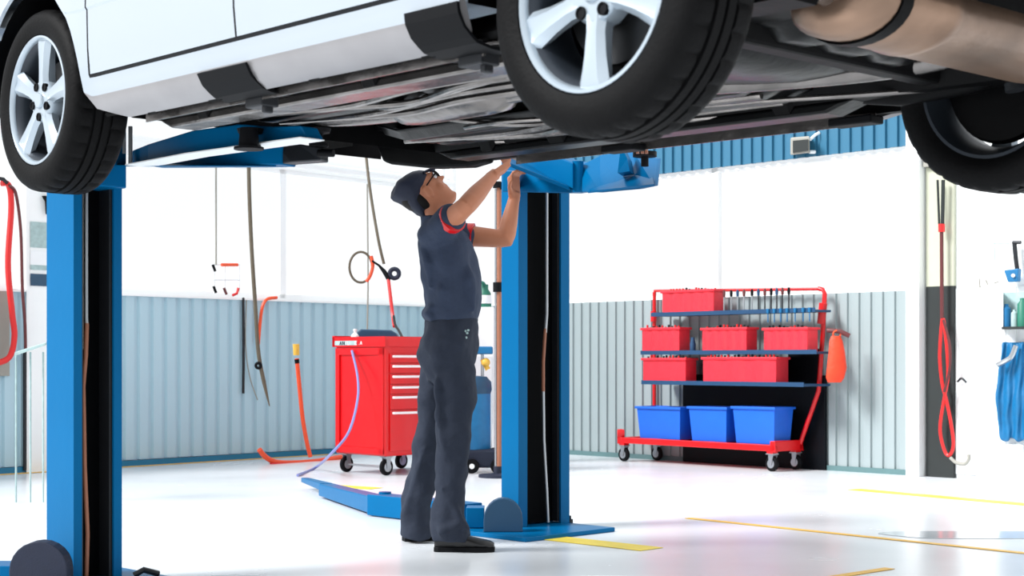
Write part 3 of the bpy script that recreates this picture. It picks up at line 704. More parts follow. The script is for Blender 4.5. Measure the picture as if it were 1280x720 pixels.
# legs inside the trousers down to the ankles
leg_n = [(563,450,6.90),(568,500,6.88),(567,552,6.86),(563,600,6.89),(561,652,6.92),(561,674,6.93)]
leg_f = [(556,450,7.06),(547,500,7.10),(539,548,7.14),(529,595,7.2),(521,648,7.26),(520,664,7.27)]
for L in (leg_n, leg_f): body.tube([W(*p) for p in L], [.085,.075,.056,.05,.04,.038], 14, round_ends=True)
body.build('body', 'skin', man, smooth=True, mods=[('REMESH', dict(mode='VOXEL', voxel_size=.0055, use_smooth_shade=True)), ('SMOOTH', dict(factor=.5, iterations=3))])
for sgn in (1,-1):
    m_ = MB(); m_.ball(hp(.082, sgn*.031, .018), .0115, HR, 12, 8); m_.build('eye', 'white_plastic', man, smooth=True)
# hair, cap, glasses
m_ = MB(); m_.loft([[hp(cf-.036+(hd-.030)*math.cos(a)*(1 if math.cos(a)<0 else .62), (hw-.001)*math.sin(a), u) for a in [2*PI*i/24 for i in range(24)]] for u, cf, hd, hw in [(-.065,-.01,.035,.045),(-.045,-.005,.065,.060),(-.02,0,.088,.068)]+secs[6:]])
m_.build('hair', 'hair', man, smooth=True)
m_ = MB(); crs = [(-.062,-.078,.012,.030),(-.050,-.078,.024,.050),(-.030,-.074,.034,.062),(.000,-.066,.042,.072),(.015,-.048,.066,.082),(.035,-.030,.086,.090),(.058,-.018,.100,.093),(.080,-.020,.102,.092),(.102,-.030,.098,.086),(.122,-.040,.084,.072),(.136,-.046,.055,.048),(.141,-.048,.02,.02)]
m_.loft([[hp(cf+.006+hd*.92*math.cos(a)*(1+.04*math.sin(5*a)), hw*.95*math.sin(a)*(1+.03*math.cos(7*a)), u*.93+.006*math.sin(3*a)) for a in [2*PI*i/30 for i in range(30)]] for u, cf, hd, hw in crs])
cap = m_.build('cap', 'navy', man, smooth=True)
m_ = MB(); m_.loft([[hp(.060+r*.0+.055*math.cos(a)*(k2), .075*math.sin(a)*k2, .066+dz-.02*math.cos(a)) for a in [PI*(-.5+i/12) for i in range(13)]] for k2, dz, r in ((.6,.004,0),(1,0,0),(1,-.006,0),(.6,-.003,0))], False, False); m_.build('peak', 'navy', cap, smooth=True)
m_ = MB()
for sgn in (1,-1):
    m_.ball(hp(.098, sgn*.032, .020), (.006,.027,.019), HR, 14, 8)
    m_.tube([hp(.095, sgn*.056, .022), hp(.06, sgn*.075, .018), hp(.0, sgn*.080, .012)], .003, 6)
m_.tube([hp(.102,-.01,.024), hp(.102,.01,.024)], .003, 6); m_.build('safety_glasses', 'hair', man, smooth=True)
# shirt
WR_TEX = bpy.data.textures.new('creases', 'CLOUDS'); WR_TEX.noise_scale = .11; WR_TEX.noise_depth = 1
m_ = MB()
st = [(277,548,.045,.085),(283,551,.085,.155),(292,554,.108,.195),(304,557,.120,.205),(322,560,.128,.200),(342,563,.134,.190),(362,566,.130,.178),(382,567,.124,.172),(396,566,.122,.176),(403,566,.112,.168)]
m_.loft([ell(*t) for t in st])
m_.tube([hp(-.032,0,-.072), W(546,277,6.95), W(550,288,6.95)], [.066,.072,.09], 16)
m_.tube([sh_n+V((-.03,.04,-.01)), sh_n, P3(sh_n,el_n,.42)], [.075,.074,.066], 16, round_ends=True)
m_.tube([sh_f+V((-.03,-.04,.0)), sh_f, P3(sh_f,el_f,.30)], [.075,.072,.062], 16, round_ends=True)
for y, x, r in ((386,540,.028),(392,536,.03),(397,541,.026)): m_.ball(W(x,y,6.90), (r,.10,r*.9))
for y0, x0, y1, x1 in ((300,530,360,538),(310,575,390,590),(330,545,395,556)): m_.tube([W(x0,y0,6.84),W(lerp(x0,x1,.5)+3,(y0+y1)/2,6.80),W(x1,y1,6.82)], [.02,.03,.02], 8)
shirt = m_.build('shirt', 'shirt', man, smooth=True, mods=[('REMESH', dict(mode='VOXEL', voxel_size=.009, use_smooth_shade=True)), ('SMOOTH', dict(factor=.5, iterations=5)), ('DISPLACE', dict(texture=WR_TEX, strength=.03, mid_level=.5))])
for s, e, f, r in ((sh_n, el_n, .46, .0625), (sh_f, el_f, .36, .058)):
    m_ = MB(); c = P3(s, e, f); ax = (e-s).normalized(); m_.lathe([(r-.012,-.016),(r+.001,-.016),(r+.003,.012),(r-.012,.014)], c, ax, 24, close=True); m_.build('sleeve_trim', 'red', shirt, smooth=True)
# trousers
m_ = MB()
tr = [(397,567,.118,.170),(410,565,.120,.178),(425,562,.132,.185),(440,560,.135,.183),(452,560,.128,.176),(466,559,.112,.155),(478,558,.09,.12)]
m_.loft([ell(*t) for t in tr])
def legs(L, rr): m_.tube([W(*p) for p in L], rr, 18)
legs([(565,435,6.90),(566,465,6.89),(568,500,6.88),(567,540,6.86),(564,580,6.88),(561,620,6.90),(561,645,6.92),(563,664,6.925),(563,674,6.93)], [.10,.104,.093,.080,.074,.070,.076,.086,.084])
legs([(555,435,7.04),(551,465,7.06),(545,500,7.09),(540,540,7.13),(530,580,7.18),(523,620,7.23),(520,650,7.26),(520,671,7.27)], [.10,.100,.088,.074,.069,.071,.077,.078])
m_.tube([W(532,560,7.08),W(520,600,7.16),W(508,640,7.2)], [.015,.028,.02], 8); m_.tube([W(552,610,6.83),W(571,640,6.85),W(583,664,6.86)], [.012,.022,.022], 8)
m_.tube([W(545,470,6.80),W(548,520,6.80),W(556,560,6.80)], [.012,.022,.012], 8); m_.tube([W(573,655,6.85),W(550,667,6.85)], .024, 8)
trs = m_.build('trousers', 'trousers', man, smooth=True, mods=[('REMESH', dict(mode='VOXEL', voxel_size=.010, use_smooth_shade=True)), ('SMOOTH', dict(factor=.5, iterations=5)), ('DISPLACE', dict(texture=WR_TEX, strength=.036, mid_level=.5))])
m_ = MB()
for i in range(7): m_.ball(W(583+random.uniform(-5,6), 418+random.uniform(-6,6), 6.80), (.006,.004,.006), None, 6, 5)
m_.build('paint_splash', 'print_grey', trs, smooth=True)
# shoes
def shoe(heel, ang, L, parent):
    R = Matrix.Rotation(ang, 3, 'Z')
    def q(x, y, z): return heel+R@V((x*L, y, z))
    m_ = MB()
    sec = [(-.02,.026,.05),(.04,.036,.085),(.18,.038,.10),(.32,.038,.095),(.46,.040,.072),(.62,.048,.056),(.80,.050,.046),(.93,.040,.038),(1.0,.022,.028)]
    m_.loft([[q(x, w*math.cos(a), .012+ (h/2)*(1+math.sin(a)) if math.sin(a) > -.6 else .014) for a in [2*PI*i/16 for i in range(16)]] for x, w, h in sec])
    s = m_.build('shoe', 'shoe', parent, smooth=True)
    m_ = MB(); m_.loft([[q(x, y, z) for y, z in ((-w,.0),(w,.0),(w,.022),(-w,.022))] for x, w in ((-.03,.028),(.05,.042),(.3,.042),(.38,.036),(.5,.043),(.7,.053),(.88,.048),(1.01,.024))]); m_.build('sole', 'rubber', s, bevel=.003)
    m_ = MB()
    for i in range(4): x = .36+.07*i; m_.tube([q(x,-.02,.088-.012*i),q(x+.01,0,.094-.012*i),q(x,.02,.088-.012*i)], .0025, 6)
    m_.build('lace', 'rubber', s, smooth=True)
shoe(G(545,689), -.05, .262, man)
shoe(G(506,676.5), .35, .255, man)

# ------------------------------------------------------------------ red tool cabinet
c0 = G(481, 594); c0.y = 11.40; c0.x = (481-640)/F*11.36
ca, cb = V((.70,.714,0)), V((-.694,.72,0))     # along the drawer front, along the left side
TR = thing('tool_cabinet', 'red roller tool cabinet with white drawer handles behind the mechanic', 'tool cabinet', c0+ca*.35+cb*.3)
def T(u, v, z): return c0+ca*u+cb*v+V((0,0,z))
Wd, Dp, z0, z1 = .70, .60, .145, .985
def tb(mb, u0, u1, v0, v1, za, zb): mb.hexa([T(u0,v0,za),T(u1,v0,za),T(u1,v1,za),T(u0,v1,za),T(u0,v0,zb),T(u1,v0,zb),T(u1,v1,zb),T(u0,v1,zb)]); return mb
tb(MB(), 0, Wd, .0, Dp, z0, z1).build('body', 'red', TR, bevel=.012)
m_ = MB(); tb(m_,-.018,Wd+.02,-.018,.012,.96,1.035); tb(m_,-.018,.012,-.018,Dp+.02,.96,1.035); tb(m_,-.018,Wd+.02,Dp-.01,Dp+.02,.96,1.045); tb(m_,Wd-.01,Wd+.02,-.018,Dp+.02,.96,1.035); tb(m_,0,Wd,0,Dp,.97,.99); m_.build('top_tray', 'red', TR, bevel=.006)
sp_ = MB(); 
for a in ((.015,.06),(.54,.585)): tb(sp_, -.014, .0, a[0], a[1], .16, .95)
tb(sp_, -.014, 0, .015, .585, .16, .20); tb(sp_, -.014, 0, .015, .585, .90, .95)
sp_.build('side_panel_frame', 'red', TR, bevel=.004)
hy = [445.5,458,471,484.5,497,516.5]; hz = [CH+(HY-y)/F*11.42 for y in hy]
tops = [hz[0]+.022]+[hz[i]+.022 for i in range(1,6)]
for i in range(6):
    zb = tops[i+1]+.004 if i < 5 else .18
    d = MB(); tb(d, .04, Wd-.03, -.014, .004, zb, tops[i]); d = d.build('drawer', 'red', TR, bevel=.004)
    h = MB(); tb(h, .055, Wd-.05, -.036, -.014, hz[i]-.009, hz[i]+.009); h.build('handle', 'handle_white', d, bevel=.004)
# pale lettering strip on the side of the tray: a worn, unreadable maker's sign
lt = MB(); tb(lt, -.021, -.018, .32, .585, .972, 1.006); lt.build('sign_plate', 'print_grey', TR)
def glyph(m_, ch, v, w, h, z):
    S = {'A':[((0,0),(.5,1)),((.5,1),(1,0)),((.2,.4),(.8,.4))],'N':[((0,0),(0,1)),((0,1),(1,0)),((1,0),(1,1))],'I':[((.5,0),(.5,1))],'L':[((0,1),(0,0)),((0,0),(1,0))],'E':[((0,0),(0,1)),((0,1),(1,1)),((0,.5),(.8,.5)),((0,0),(1,0))],'.':[((.4,0),(.6,.05))],'O':[((0,0),(0,1)),((0,1),(1,1)),((1,1),(1,0)),((1,0),(0,0))]}[ch]
    for (a, b), (c, d) in S: m_.tube([T(-.0225, v-a*w, z+b*h), T(-.0225, v-c*w, z+d*h)], .0028, 5)
for ch, v, mm in (('A',.52,'navy'),('N',.485,'navy'),('I',.455,'handle_white'),('L',.425,'handle_white'),('E',.33,'handle_white'),('.',.295,'handle_white'),('A',.27,'handle_white')):
    g_ = MB(); glyph(g_, ch, v, .022, .026, .975); g_.build('letter', mm, TR)
def caster(parent, p, ang, big=1.):
    R = Matrix.Rotation(ang, 3, 'Z'); r = .058*big
    m_ = MB(); m_.box(p+V((0,0,r*2+.016)), (.07,.07,.008), R)
    for s in (1,-1): m_.prism([p+R@V((x, s*.022, z)) for x, z in ((-.02,r*2+.012),(.03,r*2+.012),(.012,r-.01),(-.012,r-.01))], R@V((0,.003*s,0)))
    f = m_.build('caster', 'steel', parent)
    m_ = MB(); ax = R@V((0,1,0)); m_.lathe([(0,-.017),(r*.6,-.017),(r*.9,-.016),(r,-.010),(r,.010),(r*.9,.016),(r*.6,.017),(0,.017)], p+V((0,0,r)), ax, 24); w_ = m_.build('wheel', 'rubber', f, smooth=True)
    m_ = MB(); m_.lathe([(0,-.02),(r*.58,-.019),(r*.58,.019),(0,.02)], p+V((0,0,r)), ax, 20); m_.build('hub', 'steel', f, smooth=True)
    return f
for u, v in ((.06,.06),(.06,.54),(.62,.06),(.62,.54)): 
    p = T(u, v, 0); caster(TR, p, math.radians(48), 1.05)
m_ = MB(); m_.tube([T(.06,.08,.06), T(.06,.52,.06)], .008, 8); m_.build('axle_bar', 'steel', TR, smooth=True)
# things on the cabinet
cs = MB(); p = T(.20,.34,.99); pts = [(-.17,0),(.17,0),(.155,.05),(.11,.078),(-.12,.085),(-.155,.05)]; cs.prism([p+V((x,-.06,z+.02)) for x,z in pts], (0,.16,0)); cs_o = cs.build('tool_case', 'case_blue', bevel=.01); tag(cs_o, 'dark blue tool case lying on top of the red tool cabinet', 'tool case')
bt = MB(); p = T(.05,.42,.992); bt.lathe([(.03,0),(.032,.05),(.028,.06),(.012,.075),(.012,.09),(.016,.09),(.016,.105),(0,.105)], p, (0,0,1), 18); tag(bt.build('spray_bottle', 'white_plastic', smooth=True), 'small white bottle on the left end of the red tool cabinet', 'bottle')

# spline tubes
def spl(pts, n=8):
    P = [V(p) for p in pts]; q = []
    for i in range(len(P)-1):
        p0, p1, p2, p3 = P[max(0,i-1)], P[i], P[i+1], P[min(len(P)-1,i+2)]
        for u in [x/n for x in range(n)]:
            q.append(.5*((2*p1)+(-p0+p2)*u+(2*p0-5*p1+4*p2-p3)*u*u+(-p0+3*p1-3*p2+p3)*u**3))
    return q+[P[-1]]
def cord(name, pts, r, m, label, cat, group=None, parent=None):
    m_ = MB(); m_.tube(spl(pts), r, 8)
    o = m_.build(name, m, parent, smooth=True)
    if parent is None: tag(o, label, cat, group)
    return o
cord('air_hose', [T(-.03,.36,.93), W(447,470,11.5), W(447,500,11.42), W(436,540,11.3), W(415,566,11.15), G(395,584,.02), G(372,594,.012)], .010, 'hose_purple', 'thin purple-blue air hose curving down the side of the red cabinet', 'hose')
# orange hose and stand on floor by the wall
oh = thing('floor_jack_stand', 'orange low rail with curved end lying by the wall left of the cabinet', 'floor stand', on_wall(372,578,WL,.70))
def OL(px, py, off=.70): return on_wall(px, py, WL, off)
m_ = MB(); m_.tube(spl([OL(324,562),OL(333,572),OL(348,578),OL(380,578),OL(412,574),OL(436,569)]), .022, 10); m_.build('rail', 'orange', oh, smooth=True)
m_ = MB(); m_.tube([OL(338,580,.72),OL(380,580.5,.72)], .012, 8); m_.build('skid', 'red', oh, smooth=True)
ol = thing('orange_hose', 'orange upright hose with yellow-orange nozzle standing beside the low rail', 'hose', OL(384,574))
m_ = MB(); m_.tube(spl([OL(371,448),OL(374,480),OL(378,520),OL(383,550),OL(388,571)]), .018, 10); m_.build('tube', 'orange', ol, smooth=True)
m_ = MB(); m_.tube([OL(370,430),OL(370.5,444)], [.028,.026], 12); m_.build('nozzle', 'amber', ol, smooth=True)
m_ = MB(); m_.tube([OL(371,449),OL(371.5,454)], .02, 12); m_.build('collar', 'rubber', ol, smooth=True)
# hanging cords and hoses on the left wall
cord('cord', [on_wall(270,100,WL,.1), on_wall(270,240,WL,.1), on_wall(270,331,WL,.1)], .008, 'cord_grey', 'thin grey cord hanging straight down to the small white rack', 'cord')
cord('hose', [W(311,90,12.2), W(311,212,12.2), W(314,300,12.2), W(319,380,12.2), W(323,440,12.2), W(330,478,12.2), W(337,508,12.2)], [.016]*40+[.016-.0016*i for i in range(9)], 'cord_brown', 'thick dark hose hanging past the dado and ending in a taper near the orange hook', 'hose')
m_ = MB(); m_.torus(W(323,457,12.18), (0,1,0), .02, .012); tag(m_.build('hose_clamp', 'rubber', smooth=True), 'black clamp ring around the thick dark hanging hose', 'clamp')
cord('cable', [on_wall(304,372,WL,.05), on_wall(304.5,430,WL,.05), on_wall(304,492,WL,.05)], .012, 'dark_steel', 'short dark cable fixed upright on the grey dado below the white rack', 'cable')
cord('cable', [on_wall(308,375,WL,.05), on_wall(307,430,WL,.05), on_wall(312,470,WL,.05), on_wall(322,500,WL,.05)], .005, 'cord_grey', 'thin pale cable sagging on the dado beside the short dark cable', 'cable')
cord('hook_hose', [on_wall(346,372,WL,.1), on_wall(334,374,WL,.1), on_wall(328,384,WL,.1), on_wall(325,405,WL,.08), on_wall(323,430,WL,.07)], .014, 'orange', 'orange hose end hooked over the dado beside the thick dark hose', 'hose')
rk = thing('rack', 'small white rack with red and orange fittings on the left window ledge', 'rack', on_wall(282,369,WL,.07))
m_ = MB()
for x in (268, 281, 299): m_.tube([on_wall(x,368,WL,.09), on_wall(x,330,WL,.09)], .006, 6)
m_.tube([on_wall(266,350,WL,.09), on_wall(300,350,WL,.09)], .006, 6); m_.tube([on_wall(266,331,WL,.09), on_wall(300,331,WL,.09)], .006, 6); m_.build('frame', 'white_plastic', rk, smooth=True)
m_ = MB(); m_.tube([on_wall(277,331,WL,.12), on_wall(297,331,WL,.12)], .014, 8); m_.build('top_fitting', 'orange', rk, smooth=True)
for (x,y,mm) in ((268,335,'rubber'),(269,362,'rubber'),(282,364,'hose_dark')): m_ = MB(); m_.tube([on_wall(x-2,y-4,WL,.12), on_wall(x+1,y+4,WL,.12)], .012, 8); m_.build('fitting', mm, rk, smooth=True)
m_ = MB(); m_.tube([on_wall(291,369,WL,.12), on_wall(296,367,WL,.12), on_wall(298,360,WL,.12)], .012, 8); m_.build('fitting', 'hose_red', rk, smooth=True)
cord('hanging_pipe', [W(457,140,12.6), W(457,185,12.6), W(463,240,12.5), W(473,300,12.4), W(480,330,12.4)], .012, 'cord_brown', 'brown hose hanging from above down to the reel left of the mechanic', 'hose')
m_ = MB(); m_.tube([W(459,230,12.9), W(460,330,12.9), W(460,360,12.9), W(459,415,12.9)], .007, 8); tag(m_.build('cord', 'cord_grey', smooth=True), 'thin grey cord dropping through the round hose ring to the cabinet', 'cord')
m_ = MB(); m_.torus(W(451,334,12.5), (0,1,0), .092, .010, squash=1.35); tag(m_.build('hose_ring', 'cord_brown', smooth=True), 'large tan hose ring hanging against the window left of the mechanic', 'hose ring')
m_ = MB(); m_.tube(spl([W(464,320,12.45),W(466,332,12.45),W(463,344,12.45),W(458,352,12.45)]), .014, 8); tag(m_.build('hose_clip', 'orange', smooth=True), 'orange clip on the right side of the tan hose ring', 'clip')
reel = thing('hose_balancer', 'black hanging coupling with small blue ring beside the tan hose ring', 'coupling', W(484,345,12.4))
m_ = MB(); m_.tube([W(465,326,12.42),W(474,332,12.42),W(480,339,12.4),W(487,350,12.4)], [.008,.01,.018,.022], 10); m_.build('coupling_body', 'rubber', reel, smooth=True)
m_ = MB(); m_.torus(W(493,342,12.4), (0,1,0), .037, .018); m_.build('ring', 'navy', reel, smooth=True)
cord('drop_hose', [W(485,346,12.4), W(488,370,12.35), W(491,395,12.3), W(493,408,12.2)], .014, 'hose_red', 'faded red hose hanging below the black coupling', 'hose')
cord('drop_hose', [W(492,395,12.26), W(494,406,12.2), W(499,414,12.1), W(503,422,12.0)], .011, 'dark_steel', 'short dark hose end below the faded red hose above the cabinet', 'hose')

# left edge: red hoses, posters, bench bits
def LW(x, y, o=.14): return on_wall(x, y, WL, o)
cord('red_hose', [LW(2,229),LW(11,232),LW(14,260),LW(10,330),LW(15,390),LW(18,420),LW(12,446),LW(-6,455)], .023, 'hose_red', 'thick red hose hanging in a loop at the left edge of the room', 'hose')
cord('red_hose', [LW(12,232,.19),LW(20,243,.15),LW(26,290,.12),LW(28,360,.12),LW(31,400,.12),LW(32,440,.12)], .012, 'hose_dark', 'thinner dark red hose hanging just right of the thick red loop', 'hose')
m_ = MB(); m_.tube([LW(-20,222,.01), LW(-6,222,.16), LW(4,224,.16), LW(9,229,.16)], .015, 8); tag(m_.build('hose_hook', 'dark_steel', smooth=True), 'dark metal hook carrying the red hoses at the left edge', 'hook')
cc = MB(); a, b = on_wall(36,0,WL,.02), on_wall(60,0,WL,.02)
bd = thing('notice_board', 'tall pale panel with printed sheets between red hoses and left lift post', 'notice board', V((a.x,a.y,0)))
def wq(m_, x0, x1, y0, y1, wall, o0, o1):
    A, B = on_wall(x0,y1,wall,o0), on_wall(x1,y1,wall,o0); A2, B2 = on_wall(x0,y1,wall,o1), on_wall(x1,y1,wall,o1)
    hA = (y1-y0)/F*A.y; hB = (y1-y0)/F*B.y; B.z = A.z; B2.z = A.z; A2.z = A.z
    m_.hexa([A2,B2,B,A]+[p+V((0,0,hA)) for p in (A2,B2,B,A)]); return m_
wq(MB(), 33, 66, 235, 591, WL, .025, .06).build('panel', 'wall_white', bd)
wq(MB(), 38, 59, 277, 309, WL, .06, .068).build('printed_sheet', 'print_grey', bd)
wq(MB(), 38, 59, 313, 331, WL, .06, .068).build('printed_sheet', 'white_plastic', bd)
wq(MB(), 38, 59, 331, 337, WL, .06, .07).build('printed_sheet', 'print_grey', bd)
wq(MB(), 38, 59, 342, 357, WL, .06, .068).build('printed_sheet', 'print_navy', bd)
m_ = MB(); m_.prism([on_wall(x,y,WL,.08) for x,y in ((52,245),(60,245),(60,268),(57,268),(56,252))], NL*.03); tag(m_.build('wall_bracket', 'rubber'), 'small black bracket above the printed sheets by the left lift post', 'bracket')
sh = MB(); sh.hexa([W(18,445,9.2),W(56,432,9.2),W(60,430,9.5),W(22,443,9.5),W(18,441,9.2),W(56,429,9.2),W(60,427,9.5),W(22,439,9.5)])
for x in (20, 38, 54): sh.tube([W(x,440,9.3), V((W(x,440,9.3).x, 9.3, 0))], .006, 8)
tag(sh.build('trestle', 'print_grey'), 'pale narrow trestle behind the left lift post', 'trestle')
m_ = MB(); m_.tube([on_wall(31,440,WL,.06), on_wall(31,588,WL,.06)], .014, 8); tag(m_.build('wall_pipe', 'dark_steel', smooth=True), 'dark vertical pipe on the dado left of the left lift post', 'pipe')
wq(m_ := MB(), -10, 12, 363, 470, WL, .03, .05); tag(m_.build('dado_panel', 'cord_grey'), 'darker grey panel on the dado behind the red hoses', 'panel')

# ------------------------------------------------------------------ equipment seen between mechanic and right post
od = thing('oil_drainer', 'blue wheeled oil drainer with tank and hose post behind the mechanic', 'oil drainer', G(602,587))
Zo = 11.8
m_ = MB(); m_.lathe([(.12,0),(.13,.02),(.13,.48),(.12,.50),(0,.50)], W(592,569,Zo), (0,0,1), 28); m_.build('tank', 'tool_blue', od, smooth=True)
m_ = MB(); m_.lathe([(.13,0),(.14,.03),(.135,.09),(.10,.13),(0,.14)], W(592,492,Zo), (0,0,1), 28); m_.build('lid', 'case_blue', od, smooth=True)
m_ = MB(); m_.box(W(597,572,Zo), (.36,.28,.14)); m_.build('base', 'navy', od, bevel=.02)
for x in (590, 622):
    m_ = MB(); m_.lathe([(0,-.02),(.05,-.02),(.055,-.01),(.055,.01),(.05,.02),(0,.02)], V((W(x,580,Zo-.17).x, Zo-.17, .058)), (0,1,0), 20); w_ = m_.build('wheel', 'rubber', od, smooth=True)
    m_ = MB(); m_.lathe([(0,-.03),(.02,-.028),(.02,.028),(0,.03)], V((W(x,580,Zo-.17).x, Zo-.17, .058)), (0,1,0), 12); m_.build('hub', 'white_plastic', w_, smooth=True)
m_ = MB(); m_.box(W(612,520,Zo+.05), (.04,.05,.55)); m_.build('support', 'white_plastic', od, bevel=.01)
dr = thing('drain_funnel_stand', 'tall pinkish steel pole with dark joints behind the mechanic', 'pole stand', V((W(623,585,11.3).x, 11.3, 0)))
m_ = MB(); m_.tube([V((W(624,0,11.3).x,11.3,0)), W(624,232,11.3)], .018, 12); m_.build('pole', 'cable_copper', dr, smooth=True)
m_ = MB(); m_.tube([V((W(619.5,0,11.3).x,11.3,0)), W(619.5,236,11.3)], .008, 10); m_.build('rod', 'steel', dr, smooth=True)
for y in (356, 362, 232): m_ = MB(); m_.tube([W(622,y-3,11.3),W(622,y+3,11.3)], .034, 12); m_.build('joint', 'rubber', dr, smooth=True)
m_ = MB(); m_.tube([W(617,229,11.28),W(625,229,11.28),W(628,236,11.28)], .016, 8); m_.build('top_hook', 'rubber', dr, smooth=True)
m_ = MB(); m_.lathe([(.14,0),(.14,.02),(.03,.03),(.03,.08),(0,.08)], V((W(622,0,11.3).x,11.3,0)), (0,0,1), 20); m_.build('foot', 'navy', dr, smooth=True)
cn = thing('wall_cabinet', 'white narrow cabinet between the mechanic and the right lift post', 'cabinet', V((W(602,0,12.9).x, 12.9, 0)))
m_ = MB(); q = W(603,0,12.9).x; m_.box((q,12.9,.65), (.20,.25,1.30)); m_.build('body', 'wall_white', cn, bevel=.008)
m_ = MB(); m_.box((q,12.77,.62), (.17,.015,.55)); m_.build('door', 'white_plastic', cn, bevel=.004)
pt = thing('green_can', 'green and white container on the white cabinet beside the mechanic', 'container', V((W(605,0,12.85).x, 12.85, 1.30)))
m_ = MB(); m_.lathe([(.055,0),(.058,.05),(.05,.12),(.03,.15),(.03,.19),(0,.19)], V((W(606,0,12.85).x,12.85,1.30)), (0,0,1), 18); m_.build('can', 'green', pt, smooth=True)
m_ = MB(); m_.lathe([(.059,.03),(.060,.06),(.056,.10)], V((W(606,0,12.85).x,12.85,1.30)), (0,0,1), 18, close=True); m_.build('label_band', 'white_plastic', pt, smooth=True)
m_ = MB(); m_.tube(spl([V((W(606,0,12.85).x,12.85,1.48)), W(604,354,12.8), W(597,352,12.8)]), .014, 8); m_.build('spout', 'green', pt, smooth=True)
m_ = MB(); m_.box(W(603,438,11.9), (.16,.18,.06)); tag(m_.build('tray', 'tool_blue', bevel=.01), 'flat blue tray held above the oil drainer tank', 'tray')
m_ = MB(); m_.tube([W(603,449,11.86), W(610,462,11.86)], .02, 8); m_.ball(W(607,453,11.85), .035); tag(m_.build('fitting', 'amber', smooth=True), 'small brass valve under the flat blue tray', 'valve')
m_ = MB(); m_.tube([W(603,441,11.95), W(603,492,11.95)], .012, 8); tag(m_.build('stand_tube', 'steel', smooth=True), 'thin steel tube joining the blue tray to the oil drainer', 'tube')
m_ = MB(); m_.box((W(625,0,12.0).x,12.0,.50), (.07,.2,.9)); tag(m_.build('service_unit', 'tool_blue', bevel=.02), 'tall narrow blue unit partly hidden behind the right lift post', 'machine')

# ------------------------------------------------------------------ red shelf trolley
S0 = V((.935, 13.05, 0)); su = V((.666,-.746,0)).normalized(); sv = V((.746,.666,0)).normalized(); SL_ = 1.60; SDp = .35
def sx(px, v):
    r = (px-640)/F; P = S0+sv*v; return (r*P.y-P.x)/(su.x-r*su.y)
def S(u, v, z): return S0+su*u+sv*v+V((0,0,z))
def sz(px, py, v):
    u = sx(px, v); P = S0+su*u+sv*v; return u, CH+(HY-py)/F*P.y
trol = thing('shelf_trolley', 'red wheeled shelf trolley carrying red and blue bins by the right wall', 'trolley', S(SL_/2, SDp/2, 0))
def sb(mb, u0, u1, v0, v1, za, zb): mb.hexa([S(u0,v0,za),S(u1,v0,za),S(u1,v1,za),S(u0,v1,za),S(u0,v0,zb),S(u1,v0,zb),S(u1,v1,zb),S(u0,v1,zb)]); return mb
uL, uR = sx(776,0), sx(966,0)
m_ = MB(); zd0, zd1 = .155, .205
sb(m_, uL-.03, uR+.02, 0, .04, zd0, zd1); sb(m_, uL-.03, uR+.02, SDp-.04, SDp, zd0, zd1); sb(m_, uL-.03, uL+.02, 0, SDp, zd0, zd1); sb(m_, uR-.03, uR+.02, 0, SDp, zd0, zd1+.03)
sb(m_, uL, uR, .04, SDp-.04, zd0+.01, zd0+.03)
deck = m_.build('deck', 'red', trol, bevel=.005)
m_ = MB(); m_.lathe([(0,-.03),(.035,-.03),(.04,0),(.035,.03),(0,.03)], S(uL-.02,.02,.235), (1,0,0), 18); m_.tube([S(uL-.02,.02,.15),S(uL-.02,.02,.25)], .03, 12); m_.build('push_bumper', 'red', deck, smooth=True)
for u, v in ((uL+.01,.03),(uL+.12,SDp-.03),(uR-.03,.03),(uR-.03,SDp-.03)):
    c_ = caster(trol, S(u, v, 0), math.radians(-50), 1.02)
    m_ = MB(); m_.prism([S(u-.03,v-.03,.13),S(u+.03,v-.03,.13),S(u+.03,v+.03,.13),S(u-.03,v+.03,.13)], (0,0,.03)); m_.build('mount', 'red', c_)
# frame uprights and top rail
vT = SDp
uA, zA = sz(818, 368, vT); uB, zB = sz(1031, 362, vT)
uRb = sx(1017, vT)
m_ = MB(); m_.tube([S(uA,vT,.16), S(uA,vT,zA+.02)], .016, 10); m_.build('upright', 'red', trol, smooth=True)
m_ = MB(); m_.tube([S(uR+.0,vT-.02,.19), S(lerp(uRb,uB,.45),vT,.62), S(uB-.02,vT,1.05), S(uB,vT,zB-.03), S(uB-.02,vT,zB), S(uB-.06,vT,zB+.01)], .018, 10); m_.build('upright', 'red', trol, smooth=True)
m_ = MB(); m_.tube([S(uB-.03,vT,zB+.005), S(uA,vT,zA+.03)], .012, 8); m_.build('top_rail', 'red', trol, smooth=True)
m_ = MB(); m_.tube([S(uB-.02,vT-.02,1.14), S(uB+.0,vT-.02,1.30)], .032, 12); m_.build('clamp', 'red', trol, smooth=True)
m_ = MB(); m_.tube([S(uA,vT-.01,1.19), S(uA,vT-.01,1.28)], .026, 12); m_.build('clamp', 'red', trol, smooth=True)
